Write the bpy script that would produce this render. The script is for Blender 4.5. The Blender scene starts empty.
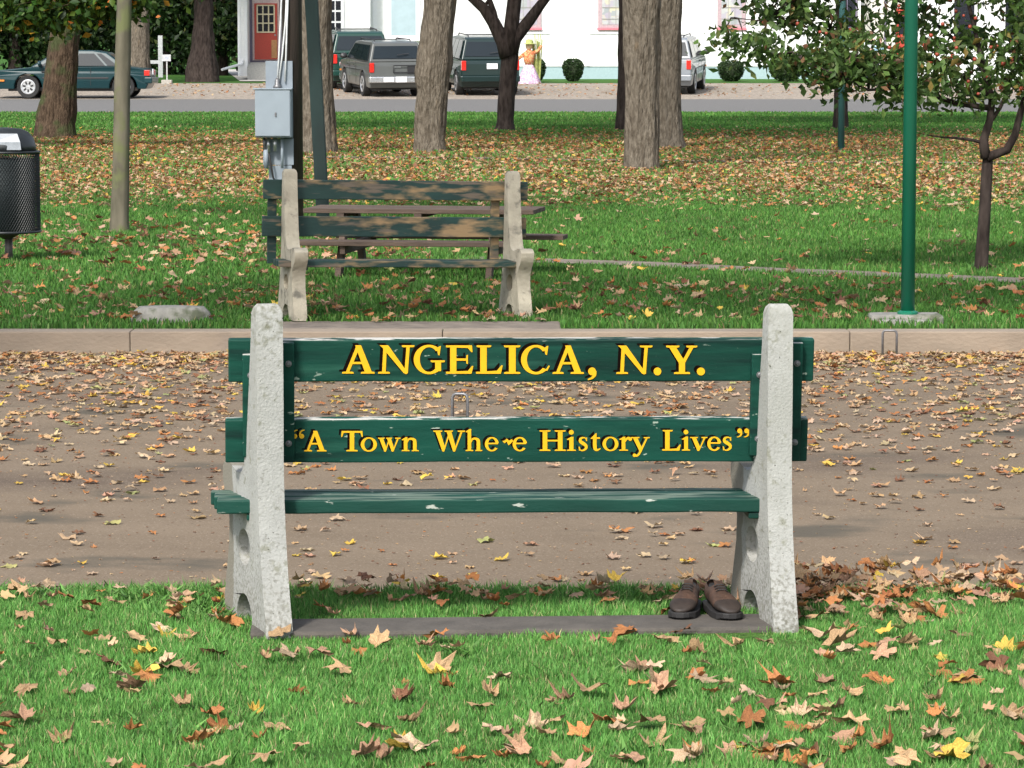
import bpy, bmesh, math, random
import numpy as np
from mathutils import Vector, Matrix, noise
from mathutils.geometry import tessellate_polygon
R = math.radians
random.seed(7); rng = np.random.default_rng(7)
S = bpy.context.scene; COL = S.collection

# ------------------------------------------------------------ camera, sky, sun, exposure
W_, H_ = 1024, 768
F = 3250.0; EYE = 1.5; HOR = 50.0
PITCH = math.atan((H_/2-HOR)/F)
cam = bpy.data.cameras.new('camera'); camo = bpy.data.objects.new('camera', cam); COL.objects.link(camo)
cam.sensor_width = 36; cam.lens = F*36/W_; cam.clip_start = .2; cam.clip_end = 2000
camo.location = (0, 0, EYE); camo.rotation_euler = (R(90)-PITCH, 0, 0)
S.camera = camo
SUN_EL, SUN_AZ = 44, 24          # light travels forward and to the right
world = bpy.data.worlds.new('World'); S.world = world; world.use_nodes = True
wn = world.node_tree; bgn = wn.nodes['Background']
sky = wn.nodes.new('ShaderNodeTexSky'); sky.sky_type = 'NISHITA'; sky.sun_disc = False
sky.sun_elevation = R(SUN_EL); sky.sun_rotation = R(180+SUN_AZ); sky.dust_density = 2.5
shz = wn.nodes.new('ShaderNodeHueSaturation'); shz.inputs['Saturation'].default_value = .55      # milky, hazy sky
wn.links.new(sky.outputs[0], shz.inputs['Color']); wn.links.new(shz.outputs[0], bgn.inputs[0]); bgn.inputs[1].default_value = .15
sl = bpy.data.lights.new('sun', 'SUN'); sl.energy = 2.9; sl.angle = R(8); sl.color = (1, .96, .90)
so = bpy.data.objects.new('sun', sl); COL.objects.link(so)
LV = Vector((math.sin(R(SUN_AZ))*math.cos(R(SUN_EL)), math.cos(R(SUN_AZ))*math.cos(R(SUN_EL)), -math.sin(R(SUN_EL))))
so.rotation_euler = LV.to_track_quat('-Z', 'Y').to_euler(); so.location = (-5, -8, 12)
S.view_settings.view_transform = 'Standard'; S.view_settings.look = 'None'
S.view_settings.exposure = .80; S.view_settings.gamma = 1; S.view_settings.use_curve_mapping = False

# ------------------------------------------------------------ measuring helpers
CP, SP = math.cos(PITCH), math.sin(PITCH)
def ray(px, py):
    x = (px-W_/2)/F; u = (H_/2-py)/F
    return Vector((x, CP+u*SP, -SP+u*CP))
def at(px, py, Y):
    d = ray(px, py); return Vector((0, 0, EYE))+d*(Y/d.y)
PROF = [(-60, 0), (8.9, 0), (17.4, 0), (60, 0), (83, -.083), (93, .098), (97, .187), (103, .42), (110, .52), (130, .7), (260, 1.6), (700, 4)]
def gz(y): return float(np.interp(y, [p[0] for p in PROF], [p[1] for p in PROF]))
def gnd(px, py, lvl=None):
    d = ray(px, py)
    if lvl is not None:
        t = (lvl-EYE)/d.z; return Vector((0, 0, EYE))+d*t
    lo, hi = 2.0, 400.0
    for _ in range(50):
        m = (lo+hi)/2
        if EYE+d.z*m/d.y > gz(m): lo = m
        else: hi = m
    return at(px, py, lo)
def ppm(Y): return F/Y

# ------------------------------------------------------------ materials
MATS = {}
def mat(name, col, rough=.7, metal=0, var=.15, scale=20, bump=.0, bscale=None, col2=None, thr=None, spec=.5, stretch=(1, 1, 1), coat=0, detail=6):
    """principled with two-colour noise; thr=(lo,hi) gives patchy mixing with col2"""
    if name in MATS: return MATS[name]
    m = bpy.data.materials.new(name); m.use_nodes = True; nt = m.node_tree; N, L = nt.nodes, nt.links
    b = N['Principled BSDF']; b.inputs['Roughness'].default_value = rough; b.inputs['Metallic'].default_value = metal
    b.inputs['Specular IOR Level'].default_value = spec; b.inputs['Coat Weight'].default_value = coat
    tc = N.new('ShaderNodeTexCoord'); mp = N.new('ShaderNodeMapping'); mp.inputs['Scale'].default_value = stretch
    L.new(tc.outputs['Object'], mp.inputs[0])
    no = N.new('ShaderNodeTexNoise'); no.inputs['Scale'].default_value = scale; no.inputs['Detail'].default_value = detail
    L.new(mp.outputs[0], no.inputs[0])
    ra = N.new('ShaderNodeValToRGB'); e = ra.color_ramp.elements
    lo, hi = thr or (.3, .7)
    e[0].position, e[1].position = lo, hi
    c2 = col2 or tuple(min(1, c*(1+var)) for c in col); c1 = col if col2 else tuple(c*(1-var) for c in col)
    e[0].color = (*c1, 1); e[1].color = (*c2, 1)
    L.new(no.outputs['Fac'], ra.inputs[0]); L.new(ra.outputs[0], b.inputs['Base Color'])
    if bump:
        n2 = N.new('ShaderNodeTexNoise'); n2.inputs['Scale'].default_value = bscale or scale*3; n2.inputs['Detail'].default_value = 8
        L.new(mp.outputs[0], n2.inputs[0])
        bp = N.new('ShaderNodeBump'); bp.inputs['Strength'].default_value = 1; bp.inputs['Distance'].default_value = bump
        L.new(n2.outputs['Fac'], bp.inputs['Height']); L.new(bp.outputs[0], b.inputs['Normal'])
    MATS[name] = m; return m
def nodes(m): return m.node_tree.nodes, m.node_tree.links
def add_layer(m, col, scale, lo, hi, stretch=(1, 1, 1), detail=4, mask=None, rough=None):
    """lay a patchy second colour over the base colour of m (stains, wear, lichen).
    mask: 'up' upward faces only, ('z',a,b) ramps with local height, None everywhere"""
    N, L = nodes(m); b = N['Principled BSDF']; src = b.inputs['Base Color'].links[0].from_socket
    tc = N.new('ShaderNodeTexCoord'); mp = N.new('ShaderNodeMapping'); mp.inputs['Scale'].default_value = stretch
    L.new(tc.outputs['Object'], mp.inputs[0])
    no = N.new('ShaderNodeTexNoise'); no.inputs['Scale'].default_value = scale; no.inputs['Detail'].default_value = detail
    L.new(mp.outputs[0], no.inputs[0])
    fac = no.outputs['Fac']
    if mask:
        ad = N.new('ShaderNodeMath'); ad.operation = 'ADD'
        mr = N.new('ShaderNodeMapRange')
        if mask == 'up':
            g = N.new('ShaderNodeNewGeometry'); sx = N.new('ShaderNodeSeparateXYZ'); L.new(g.outputs['Normal'], sx.inputs[0])
            L.new(sx.outputs[2], mr.inputs[0]); mr.inputs[1].default_value = .2; mr.inputs[2].default_value = .8
            mr.inputs[3].default_value = -.3; mr.inputs[4].default_value = .12
        else:
            sx = N.new('ShaderNodeSeparateXYZ'); L.new(tc.outputs['Object'], sx.inputs[0]); ax = {'x': 0, 'y': 1, 'z': 2}[mask[0]]
            L.new(sx.outputs[ax], mr.inputs[0]); mr.inputs[1].default_value = mask[1]; mr.inputs[2].default_value = mask[2]
            mr.inputs[3].default_value = mask[3] if len(mask) > 3 else 0; mr.inputs[4].default_value = mask[4] if len(mask) > 4 else -.4
        L.new(fac, ad.inputs[0]); L.new(mr.outputs[0], ad.inputs[1]); fac = ad.outputs[0]
    ra = N.new('ShaderNodeMapRange'); ra.inputs[1].default_value = lo; ra.inputs[2].default_value = hi; L.new(fac, ra.inputs[0])
    mx = N.new('ShaderNodeMix'); mx.data_type = 'RGBA'; L.new(ra.outputs[0], mx.inputs[0])
    L.new(src, mx.inputs[6]); mx.inputs[7].default_value = (*col, 1); L.new(mx.outputs[2], b.inputs['Base Color'])
    return m
def attr_mat(name, rough=.6, trans=.25, vein=True):
    """foliage / litter: the colour is the leaf's own, stored per face"""
    m = bpy.data.materials.new(name); m.use_nodes = True; N, L = nodes(m); b = N['Principled BSDF']
    a = N.new('ShaderNodeVertexColor'); a.layer_name = 'Col'
    L.new(a.outputs[0], b.inputs['Base Color']); b.inputs['Roughness'].default_value = rough; b.inputs['Specular IOR Level'].default_value = .3
    if trans:
        t = N.new('ShaderNodeBsdfTranslucent'); L.new(a.outputs[0], t.inputs[0]); mx = N.new('ShaderNodeMixShader'); mx.inputs[0].default_value = trans
        L.new(b.outputs[0], mx.inputs[1]); L.new(t.outputs[0], mx.inputs[2]); L.new(mx.outputs[0], N['Material Output'].inputs[0])
    MATS[name] = m; return m

GREEN = mat('bench_green_paint', (.003, .042, .029), rough=.6, var=.35, scale=9, bump=.0015, bscale=60, stretch=(.25, 1, 1), spec=.22)
add_layer(GREEN, (.42, .41, .38), 38, .60, .66, stretch=(.25, 1, 1), mask='up', detail=6)
add_layer(GREEN, (.30, .36, .30), 70, .68, .72, stretch=(.4, 1, 1), detail=5)
add_layer(GREEN, (.002, .020, .016), 26, .54, .68, stretch=(.06, 1, 1), detail=8)
add_layer(GREEN, (.018, .085, .058), 18, .60, .74, stretch=(.1, 1, 1), detail=8)
SEATG = mat('seat_green_paint', (.004, .042, .030), rough=.6, var=.35, scale=9, bump=.0015, bscale=60, stretch=(.25, 1, 1), spec=.25)
add_layer(SEATG, (.10, .14, .11), 30, .58, .68, stretch=(.15, 1, 1), mask='up', detail=6)
add_layer(SEATG, (.34, .36, .32), 60, .68, .72, stretch=(.3, 1, 1), detail=4)
GREEN2 = mat('worn_green_paint', (.008, .038, .032), rough=.6, var=.3, scale=8, bump=.002, bscale=50, stretch=(.3, 1, 1))
add_layer(GREEN2, (.30, .20, .10), 9, .46, .64, stretch=(.7, 1, 2.2), mask=('x', -.9, .9, .07, -.13), detail=6)
add_layer(GREEN2, (.14, .11, .08), 14, .56, .66, stretch=(.3, 1, 2), detail=6)
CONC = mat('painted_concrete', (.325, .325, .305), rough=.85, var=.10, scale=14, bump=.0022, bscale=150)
add_layer(CONC, (.14, .135, .11), 95, .50, .74, detail=12, mask=('z', .02, .28, .10, -.09))
add_layer(CONC, (.15, .15, .11), 60, .48, .72, detail=12, mask=('z', .66, .84, -.12, .07))
add_layer(CONC, (.30, .30, .275), 7, .48, .72, stretch=(1, 1, .35), detail=10)
add_layer(CONC, (.22, .22, .18), 30, .60, .70, detail=10)
add_layer(CONC, (.05, .05, .04), 120, .70, .74, detail=2)
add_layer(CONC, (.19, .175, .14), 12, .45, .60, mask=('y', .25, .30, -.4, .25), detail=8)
CONC2 = mat('bare_concrete', (.40, .36, .275), rough=.9, var=.22, scale=10, bump=.005, bscale=50)
add_layer(CONC2, (.15, .14, .11), 16, .55, .7, detail=8)
YEL = mat('yellow_letter_paint', (.74, .40, .010), rough=.45, var=.06, scale=40)
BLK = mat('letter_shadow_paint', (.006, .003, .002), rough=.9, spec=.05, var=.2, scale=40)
STEEL = mat('galvanised_steel', (.45, .46, .46), rough=.35, metal=.8, var=.15, scale=60)
IRON = mat('grey_iron', (.16, .16, .165), rough=.45, metal=.5, var=.2, scale=90)
LEATHER = mat('brown_leather', (.048, .024, .014), rough=.7, var=.45, scale=22, bump=.004, bscale=60)
LEATHER2 = mat('dark_toe_leather', (.022, .014, .010), rough=.65, var=.3, scale=30, bump=.001)
RUBBER = mat('black_rubber', (.015, .014, .014), rough=.7, var=.2)

# ------------------------------------------------------------ mesh builders
def tag(o, label=None, cat=None, group=None, kind=None):
    if label: o['label'] = label
    if cat: o['category'] = cat
    if group: o['group'] = group
    if kind: o['kind'] = kind
    return o
def empty(name, loc, rz=0, ry=0, rx=0):
    o = bpy.data.objects.new(name, None); COL.objects.link(o); o.location = loc; o.rotation_euler = (rx, ry, rz)
    o.empty_display_size = .1; return o
def copy_tree(o, parent=None):
    c = o.copy(); COL.objects.link(c); c.parent = parent
    for ch in list(o.children): copy_tree(ch, c)
    return c
class MB:
    def __init__(s): s.v = []; s.f = []
    def add(s, vs, fs):
        n = len(s.v); s.v += [tuple(v) for v in vs]; s.f += [tuple(i+n for i in f) for f in fs]; return s
    def box(s, a, b, M=None):
        x0, y0, z0 = a; x1, y1, z1 = b
        vs = [Vector(p) for p in ((x0, y0, z0), (x1, y0, z0), (x1, y1, z0), (x0, y1, z0), (x0, y0, z1), (x1, y0, z1), (x1, y1, z1), (x0, y1, z1))]
        if M: vs = [M@v for v in vs]
        return s.add(vs, [(0, 3, 2, 1), (4, 5, 6, 7), (0, 1, 5, 4), (1, 2, 6, 5), (2, 3, 7, 6), (3, 0, 4, 7)])
    def board(s, p, q, w, h, up=(0, 0, 1), seg=1, wob=0):
        """board from p to q, w = across, h = along up"""
        p, q, up = Vector(p), Vector(q), Vector(up); ax = (q-p).normalized(); sd = ax.cross(up).normalized(); up = sd.cross(ax).normalized()
        vs = []; fs = []
        for i in range(seg+1):
            c = p.lerp(q, i/seg)
            for a, b in ((-1, -1), (1, -1), (1, 1), (-1, 1)):
                vs.append(c+sd*(a*w/2)+up*(b*h/2+random.uniform(-wob, wob)))
        for i in range(seg):
            for k in range(4):
                fs.append((i*4+k, i*4+(k+1) % 4, i*4+4+(k+1) % 4, i*4+4+k))
        fs += [(3, 2, 1, 0), tuple(seg*4+k for k in range(4))]
        return s.add(vs, fs)
    def tube(s, pts, rad, n=10, caps=True, jit=0, fur=0):
        pts = [Vector(p) for p in pts]; m = len(pts)
        rad = [rad]*m if isinstance(rad, (int, float)) else rad
        vs = []; prev = None
        for i, p in enumerate(pts):
            t = (pts[min(i+1, m-1)]-pts[max(i-1, 0)]).normalized()
            if prev is None:
                a = Vector((0, 0, 1)) if abs(t.z) < .9 else Vector((1, 0, 0)); u = t.cross(a).normalized()
            else: u = (prev-t*prev.dot(t)).normalized()
            prev = u; w = t.cross(u)
            for k in range(n):
                an = 2*math.pi*k/n; d = u*math.cos(an)+w*math.sin(an); r = rad[i]
                if jit: r *= 1+jit*(noise.noise(Vector((d.x*1.6, d.y*1.6, p.z*.7+p.x*3)))+.5*noise.noise(Vector((d.x*5, d.y*5, p.z*1.5+p.x*7))))
                if fur: r *= 1+fur*(abs(noise.noise(Vector((d.x*7+p.x, d.y*7, p.z*1.1))))*1.6-.3+.5*noise.noise(Vector((d.x*15, d.y*15, p.z*3))))
                vs.append(p+d*r)
        fs = [(i*n+k, i*n+(k+1) % n, (i+1)*n+(k+1) % n, (i+1)*n+k) for i in range(m-1) for k in range(n)]
        if caps: fs += [tuple(range(n-1, -1, -1)), tuple((m-1)*n+k for k in range(n))]
        return s.add(vs, fs)
    def cyl(s, c, r, h, n=20, axis='z', r2=None):
        c = Vector(c); d = {'x': Vector((1, 0, 0)), 'y': Vector((0, 1, 0)), 'z': Vector((0, 0, 1))}[axis]
        return s.tube([c, c+d*h], [r, r if r2 is None else r2], n)
    def lathe(s, prof, n=24, c=(0, 0, 0)):
        vs = []; m = len(prof); c = Vector(c)
        for r, z in prof:
            for k in range(n): vs.append(c+Vector((r*math.cos(2*math.pi*k/n), r*math.sin(2*math.pi*k/n), z)))
        fs = [(i*n+k, i*n+(k+1) % n, (i+1)*n+(k+1) % n, (i+1)*n+k) for i in range(m-1) for k in range(n)]
        fs += [tuple(range(n-1, -1, -1)), tuple((m-1)*n+k for k in range(n))]
        return s.add(vs, fs)
    def prism(s, outer, y0, y1, fn=None, holes=()):
        """polygon in (a,z) extruded along b; fn(a,b,z)->xyz"""
        fn = fn or (lambda a, b, z: (a, b, z)); loops = [list(outer)]+[list(h) for h in holes]
        flat = [p for l in loops for p in l]; n = len(flat)
        tris = tessellate_polygon([[Vector((p[0], p[1], 0)) for p in l] for l in loops])
        vs = [fn(p[0], y0, p[1]) for p in flat]+[fn(p[0], y1, p[1]) for p in flat]
        fs = [tuple(t) for t in tris]+[tuple(i+n for i in reversed(t)) for t in tris]
        o = 0
        for l in loops:
            k = len(l); fs += [(o+i, o+(i+1) % k, n+o+(i+1) % k, n+o+i) for i in range(k)]; o += k
        return s.add(vs, fs)
    def build(s, name, m, parent=None, loc=(0, 0, 0), rz=0, smooth=False, bevel=0, sub=0, seg=2):
        me = bpy.data.meshes.new(name); me.from_pydata(s.v, [], s.f)
        if m: me.materials.append(m)
        bm = bmesh.new(); bm.from_mesh(me); bmesh.ops.recalc_face_normals(bm, faces=bm.faces); bm.to_mesh(me); bm.free()
        if smooth: me.polygons.foreach_set('use_smooth', [True]*len(me.polygons))
        o = bpy.data.objects.new(name, me); COL.objects.link(o); o.parent = parent; o.location = loc; o.rotation_euler = (0, 0, rz)
        if bevel:
            b = o.modifiers.new('bevel', 'BEVEL'); b.width = bevel; b.segments = seg; b.limit_method = 'ANGLE'; b.angle_limit = R(35)
        if sub:
            d = o.modifiers.new('sub', 'SUBSURF'); d.levels = sub; d.render_levels = sub
        return o
def np_mesh(name, V, Fc, m, cols=None, smooth=False):
    """V (n,3), Fc (k, sides) constant-size faces, cols (k,3) per face"""
    me = bpy.data.meshes.new(name); k, sd = Fc.shape
    me.vertices.add(len(V)); me.vertices.foreach_set('co', V.astype(np.float32).ravel())
    me.loops.add(k*sd); me.loops.foreach_set('vertex_index', Fc.astype(np.int32).ravel())
    me.polygons.add(k); me.polygons.foreach_set('loop_start', np.arange(k, dtype=np.int32)*sd)
    me.polygons.foreach_set('loop_total', np.full(k, sd, dtype=np.int32))
    if cols is not None:
        a = me.color_attributes.new('Col', 'FLOAT_COLOR', 'CORNER')
        c = np.ones((k, sd, 4), np.float32); c[:, :, :3] = cols[:, None, :]; a.data.foreach_set('color', c.ravel())
    if smooth: me.polygons.foreach_set('use_smooth', np.ones(k, bool))
    me.materials.append(m); me.update(calc_edges=True); me.validate()
    o = bpy.data.objects.new(name, me); COL.objects.link(o); return o

# ------------------------------------------------------------ THE SETTING: ground sheets
def vnoise(x, y, s, seed=0):
    return noise.noise(Vector((x*s+seed*13.7, y*s-seed*7.1, seed*3.3)))
def sheet(name, xs, ys, zf, m):
    V = np.array([(x, y, zf(x, y)) for y in ys for x in xs]); nx = len(xs); ny = len(ys)
    Fc = np.array([(j*nx+i, j*nx+i+1, (j+1)*nx+i+1, (j+1)*nx+i) for j in range(ny-1) for i in range(nx-1)])
    return tag(np_mesh(name, V, Fc, m, smooth=True), kind='structure')
LAWN = mat('lawn_soil_and_turf', (.040, .085, .018), rough=.95, scale=60, col2=(.075, .145, .032), thr=(.35, .65), bump=.02, bscale=40, spec=.1)
add_layer(LAWN, (.035, .095, .018), .5, .45, .6, detail=5)
add_layer(LAWN, (.20, .125, .055), 5, .36, .54, detail=8, mask=('y', 31, 37, -.25, .0))
add_layer(LAWN, (.045, .115, .022), 5, .46, .54, detail=8, mask=('y', 54, 62, -.35, .25))
COURT = mat('court_clay', (.148, .114, .080), rough=.95, scale=3.0, col2=(.182, .141, .100), thr=(.3, .7), bump=.003, bscale=120, spec=.15, stretch=(.5, 1, 1), detail=10)
add_layer(COURT, (.10, .076, .058), 1.1, .52, .72, stretch=(.45, 1, 1), detail=6)
add_layer(COURT, (.26, .21, .16), 140, .60, .68, detail=3)
add_layer(COURT, (.07, .055, .042), 90, .64, .70, detail=3)
add_layer(COURT, (.09, .078, .06), 2.6, .58, .70, stretch=(.6, 1, 1), detail=12)
CURB = mat('pinkish_concrete', (.25, .20, .15), rough=.9, scale=5, var=.13, bump=.004, bscale=60, stretch=(.5, 1, 1))
add_layer(CURB, (.17, .14, .12), 2.2, .58, .72, detail=8)
ASPH = mat('asphalt', (.125, .121, .115), rough=.9, scale=30, var=.12, bump=.004, bscale=150)
GRAV = mat('pale_gravel', (.30, .255, .205), rough=.95, scale=28, var=.45, bump=.02, bscale=60, detail=3)
add_layer(GRAV, (.17, .14, .11), 6, .5, .65, detail=10)
PATH = mat('path_concrete', (.17, .14, .11), rough=.95, scale=9, var=.3, bump=.004)
SLAB = mat('slab_concrete', (.075, .066, .056), rough=.9, scale=12, var=.25, bump=.004, bscale=70)

EDGE = gnd(512, 591, 0).y
xs = list(np.linspace(-4, 4, 60)); XS = [-60, -20, -8]+xs+[8, 20, 60]
sheet('near_lawn', XS, [-60, -10, 2, 5]+list(np.linspace(6, EDGE, 40)), lambda x, y: (.008*vnoise(x, y, 2.5) if abs(x) < 4 and 5 < y < EDGE-.05 else 0)-(.11*max(0, (y-EDGE+.06)/.06)), LAWN)
sheet('court', list(np.linspace(-60, 60, 41)), [EDGE-.08]+list(np.linspace(9.3, 17.32, 10)), lambda x, y: -.11, COURT)
far_y = list(np.linspace(17.42, 40, 40))+[45, 50, 55, 60, 70, 83.2]
sheet('far_lawn', [-120, -40, -14]+list(np.linspace(-9, 9, 40))+[14, 40, 120], far_y, lambda x, y: gz(y)+(.012*vnoise(x, y, 1.3) if 18.2 < y < 40 and abs(x) < 9 else 0), LAWN)
sheet('street', [-300, 300], [83, 88, 93.02], lambda x, y: gz(y)+.006, ASPH)
sheet('gravel_verge', [-300, -5, 40, 300], [93, 97, 103, 104.5], lambda x, y: gz(y)+.002, GRAV)
sheet('back_lawn', [-300, -100, -40, 0, 40, 100, 300], [104.4, 110, 130, 260, 700], lambda x, y: gz(y)+.008, LAWN)
# court border: concrete wall in lengths with open joints
JY0, JY1 = 17.28, 17.47
bj = [-40, -20, -9.3]+[at(130, 340, JY0).x-3.0*1, at(130, 340, JY0).x, at(480, 340, JY0).x-.2, at(850, 340, JY0).x, 5, 8, 20, 40]
b = MB()
for a, c in zip(bj, bj[1:]): b.box((a+.0015, JY0, -.13), (c-.0015, JY1, .005))
cb = b.build('court_border', CURB, bevel=.006); tag(cb, kind='structure')
# apron slab under the far bench
p0, p1 = gnd(256, 322, 0), gnd(560, 322, 0)
b = MB(); b.box((p0.x, 17.472, -.05), (p1.x, 17.95, .006)); tag(b.build('far_bench_slab', PATH, bevel=.01), kind='structure')
# slab under the near bench
p0, p1 = gnd(236, 628, 0), gnd(770, 628, 0)
SLABZ = .018
b = MB(); b.box((-.72, -.035, -.05), (.68, .17, SLABZ))
sb = b.build('bench_slab', SLAB, bevel=.008); tag(sb, kind='structure')
# thin walks crossing the lawn
def strip(name, pts, w, m, z=.006):
    vs = []
    for i, p in enumerate(pts):
        d = (pts[min(i+1, len(pts)-1)]-pts[max(i-1, 0)]).normalized(); n = Vector((-d.y, d.x, 0))
        for s_ in (-1, 1): q = p+n*s_*w/2; vs.append((q.x, q.y, gz(q.y)+z+.012))
    b = MB(); b.add(vs, [(2*i, 2*i+2, 2*i+3, 2*i+1) for i in range(len(pts)-1)]); return tag(b.build(name, m), kind='structure')
strip('walk', [gnd(470, 260), gnd(545, 263), gnd(640, 266), gnd(760, 272), gnd(900, 277.5), gnd(1024, 283), gnd(1300, 294)], .42, PATH)
strip('far_walk', [gnd(250, 158), gnd(440, 158.5), gnd(600, 161), gnd(800, 163), gnd(1024, 164), gnd(1300, 166)], .45, PATH)

# ------------------------------------------------------------ leaves
LEAFM = attr_mat('dry_leaf', .75, .2)
GRASSM = attr_mat('grass_blade', .65, .25)
CROWNM = attr_mat('tree_leaf', .5, .4)
PAL = {
 'tan': (.42, .275, .145), 'rust': (.36, .15, .055), 'pale': (.46, .33, .21), 'orange': (.42, .185, .065), 'yellow': (.56, .38, .07), 'brown': (.19, .09, .05), 'pink': (.40, .235, .145), 'greenish': (.30, .30, .12)}
WORD = {'tan': 'tan', 'rust': 'rust red', 'pale': 'pale beige', 'orange': 'orange', 'yellow': 'yellow', 'brown': 'dark brown', 'pink': 'pinkish', 'greenish': 'greenish'}
OUT = [(90, 1.0), (79, .80), (70, .64), (60, .62), (50, .92), (38, .74), (26, .56), (10, .80), (-6, .58), (-30, .50), (-52, .54), (-72, .36)]
OUTL = [(a, r) for a, r in OUT]+[(-90, .16)]+[(180-a, r) for a, r in reversed(OUT[1:])]
def leaf_pts(size, curl, fold, seed, low=False, tilt=(0, 0), rz=0):
    rr = random.Random(seed); pts = [(0, 0, 0)]
    src = OUTL if not low else [OUTL[i] for i in range(0, len(OUTL), 2)]; n = len(src)
    ph = rr.uniform(0, 6.28); ph2 = rr.uniform(0, 6.28); wav = rr.uniform(.04, .16); asp = rr.uniform(.7, 1.0); roll = rr.uniform(-.5, .6)
    def zz(a, r, x, y):
        return curl*r*r+fold*abs(x)+wav*math.sin(3*R(a)+ph)*r+.10*r*math.sin(7*R(a)+ph2)+roll*max(0, y-.3)**2+rr.uniform(-.04, .04)
    rad = [r*rr.uniform(.72, 1.12) for a, r in src]
    if not low:
        for (a, _), r in zip(src, rad):
            x, y = .55*r*math.cos(R(a)), .55*r*math.sin(R(a)); pts.append((x*asp, y, zz(a, r*.55, x, y)))
    for (a, _), r in zip(src, rad):
        x, y = r*math.cos(R(a)), r*math.sin(R(a)); k = .78 if curl > .2 else 1; pts.append((x*asp*k, y*k, zz(a, r, x, y)*1.15))
    M = Matrix.Rotation(rz, 3, 'Z')@Matrix.Rotation(tilt[0], 3, 'X')@Matrix.Rotation(tilt[1], 3, 'Y')
    out = [M@Vector(p)*size/1.6 for p in pts]; zm = min(p.z for p in out)
    fs = [(0, i, i % n+1) for i in range(1, n+1)]
    if not low: fs += [q for i in range(1, n+1) for q in ((i, n+i, n+i % n+1), (i, n+i % n+1, i % n+1))]
    return [(p.x, p.y, p.z-zm*.8) for p in out], fs
def pal_pick(w):
    k = random.choices(list(w), list(w.values()))[0]; c = PAL[k]; j = random.uniform(.75, 1.2)
    return k, tuple(min(.8, ch*j*random.uniform(.93, 1.07)) for ch in c)

# ------------------------------------------------------------ bench (shared shapes)
def oval(cy, cz, ry, rz, n=20): return [(cy+ry*math.cos(2*math.pi*i/n), cz+rz*math.sin(2*math.pi*i/n)) for i in range(n)]
def leg_profile():
    p = [(-.045, 0), (.10, 0)]
    p += [(.185-.085*math.cos(t*math.pi/10), .082*math.sin(t*math.pi/10)) for t in range(1, 10)]
    p += [(.27, 0), (.400, 0), (.396, .05), (.372, .12), (.346, .19), (.342, .26), (.366, .30), (.395, .33), (.412, .36), (.412, .39), (.400, .402), (.380, .411), (.350, .413), (.30, .402), (.25, .394), (.212, .400), (.186, .420), (.170, .46), (.150, .53), (.132, .63), (.113, .74), (.104, .825), (.099, .840), (.088, .849), (.068, .849), (.057, .840), (.052, .825), (.046, .60), (.046, .45), (.038, .34), (.024, .25), (.004, .16), (-.020, .08), (-.038, .03)]
    return p
def make_leg(parent, x, th, rz, m, thin=1.0, sgn=1, taper=.0):
    """concrete end frame: arch at the foot, oval pocket, front knob, slim upright"""
    M = Matrix.Translation((x, 0, 0))@Matrix.Rotation(rz, 4, 'Z')
    def fn(a, bb, z):
        t = th*float(np.interp(z, [.80, .825, .84, .85], [1, 1, .88, .66])); return tuple(M@Vector((bb*t, a, z)))
    b = MB(); b.prism(leg_profile(), -.5, .5, fn, holes=[oval(.185, .205, .062, .048)])
    b.prism(oval(.185, .205, .061, .047), -.14, .14, fn)
    o = b.build('leg', m, parent, bevel=.011, seg=3, smooth=True); o.data.set_sharp_from_angle(angle=R(38)); return o
def backboard(parent, name, x0, x1, y, z0, z1, th, m, lean):
    b = MB(); seg = 16; zc = (z0+z1)/2
    b.board((x0, y, zc), (x1, y, zc), th, z1-z0, up=(0, -lean, 1), seg=seg, wob=.0012)
    return b.build(name, m, parent, bevel=.004)
LEAN = .11
def ybk(z): return .150-(z-.50)*LEAN*.95+.021     # centre plane of the back boards
def make_bench(root, legx, bx, sx, green, conc, thl, twist, behind=False):
    """legx two leg positions, bx = (top x0,x1),(low x0,x1), sx seat x0,x1"""
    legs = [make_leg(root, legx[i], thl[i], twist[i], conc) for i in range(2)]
    TH = .034
    dz = .028 if behind else -.004; dw = .022 if behind else -.010
    tb = backboard(root, 'top_backboard', bx[0][0], bx[0][1], (.018 if behind else ybk(.7)+.012), .645+dz, .757+dz, TH, green, 0 if behind else LEAN)
    lb = backboard(root, 'lower_backboard', bx[1][0], bx[1][1], (.018 if behind else ybk(.5)+.012), .437+dw, .553+dw, TH, green, 0 if behind else LEAN)
    for i, (ya, yb2) in enumerate(((.110, .180), (.192, .262), (.274, .318))[:3]):
        b = MB(); sk = -.0 if behind else -.10*(ya-.11); b.board((sx[0]+sk+random.uniform(-.004, .004), (ya+yb2)/2, .318), (sx[1]+sk, (ya+yb2)/2, .318+.0), yb2-ya, .036, seg=14, wob=.0012)
        b.build('seat_slat', SEATG if green is GREEN else green, root, bevel=.004)
    for i in range(2):
        b = MB(); b.box((legx[i]-.075, .115, .282), (legx[i]-.047, .31, .2985)); b.build('seat_cleat', green, root, bevel=.003)
    return legs, tb, lb

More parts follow.
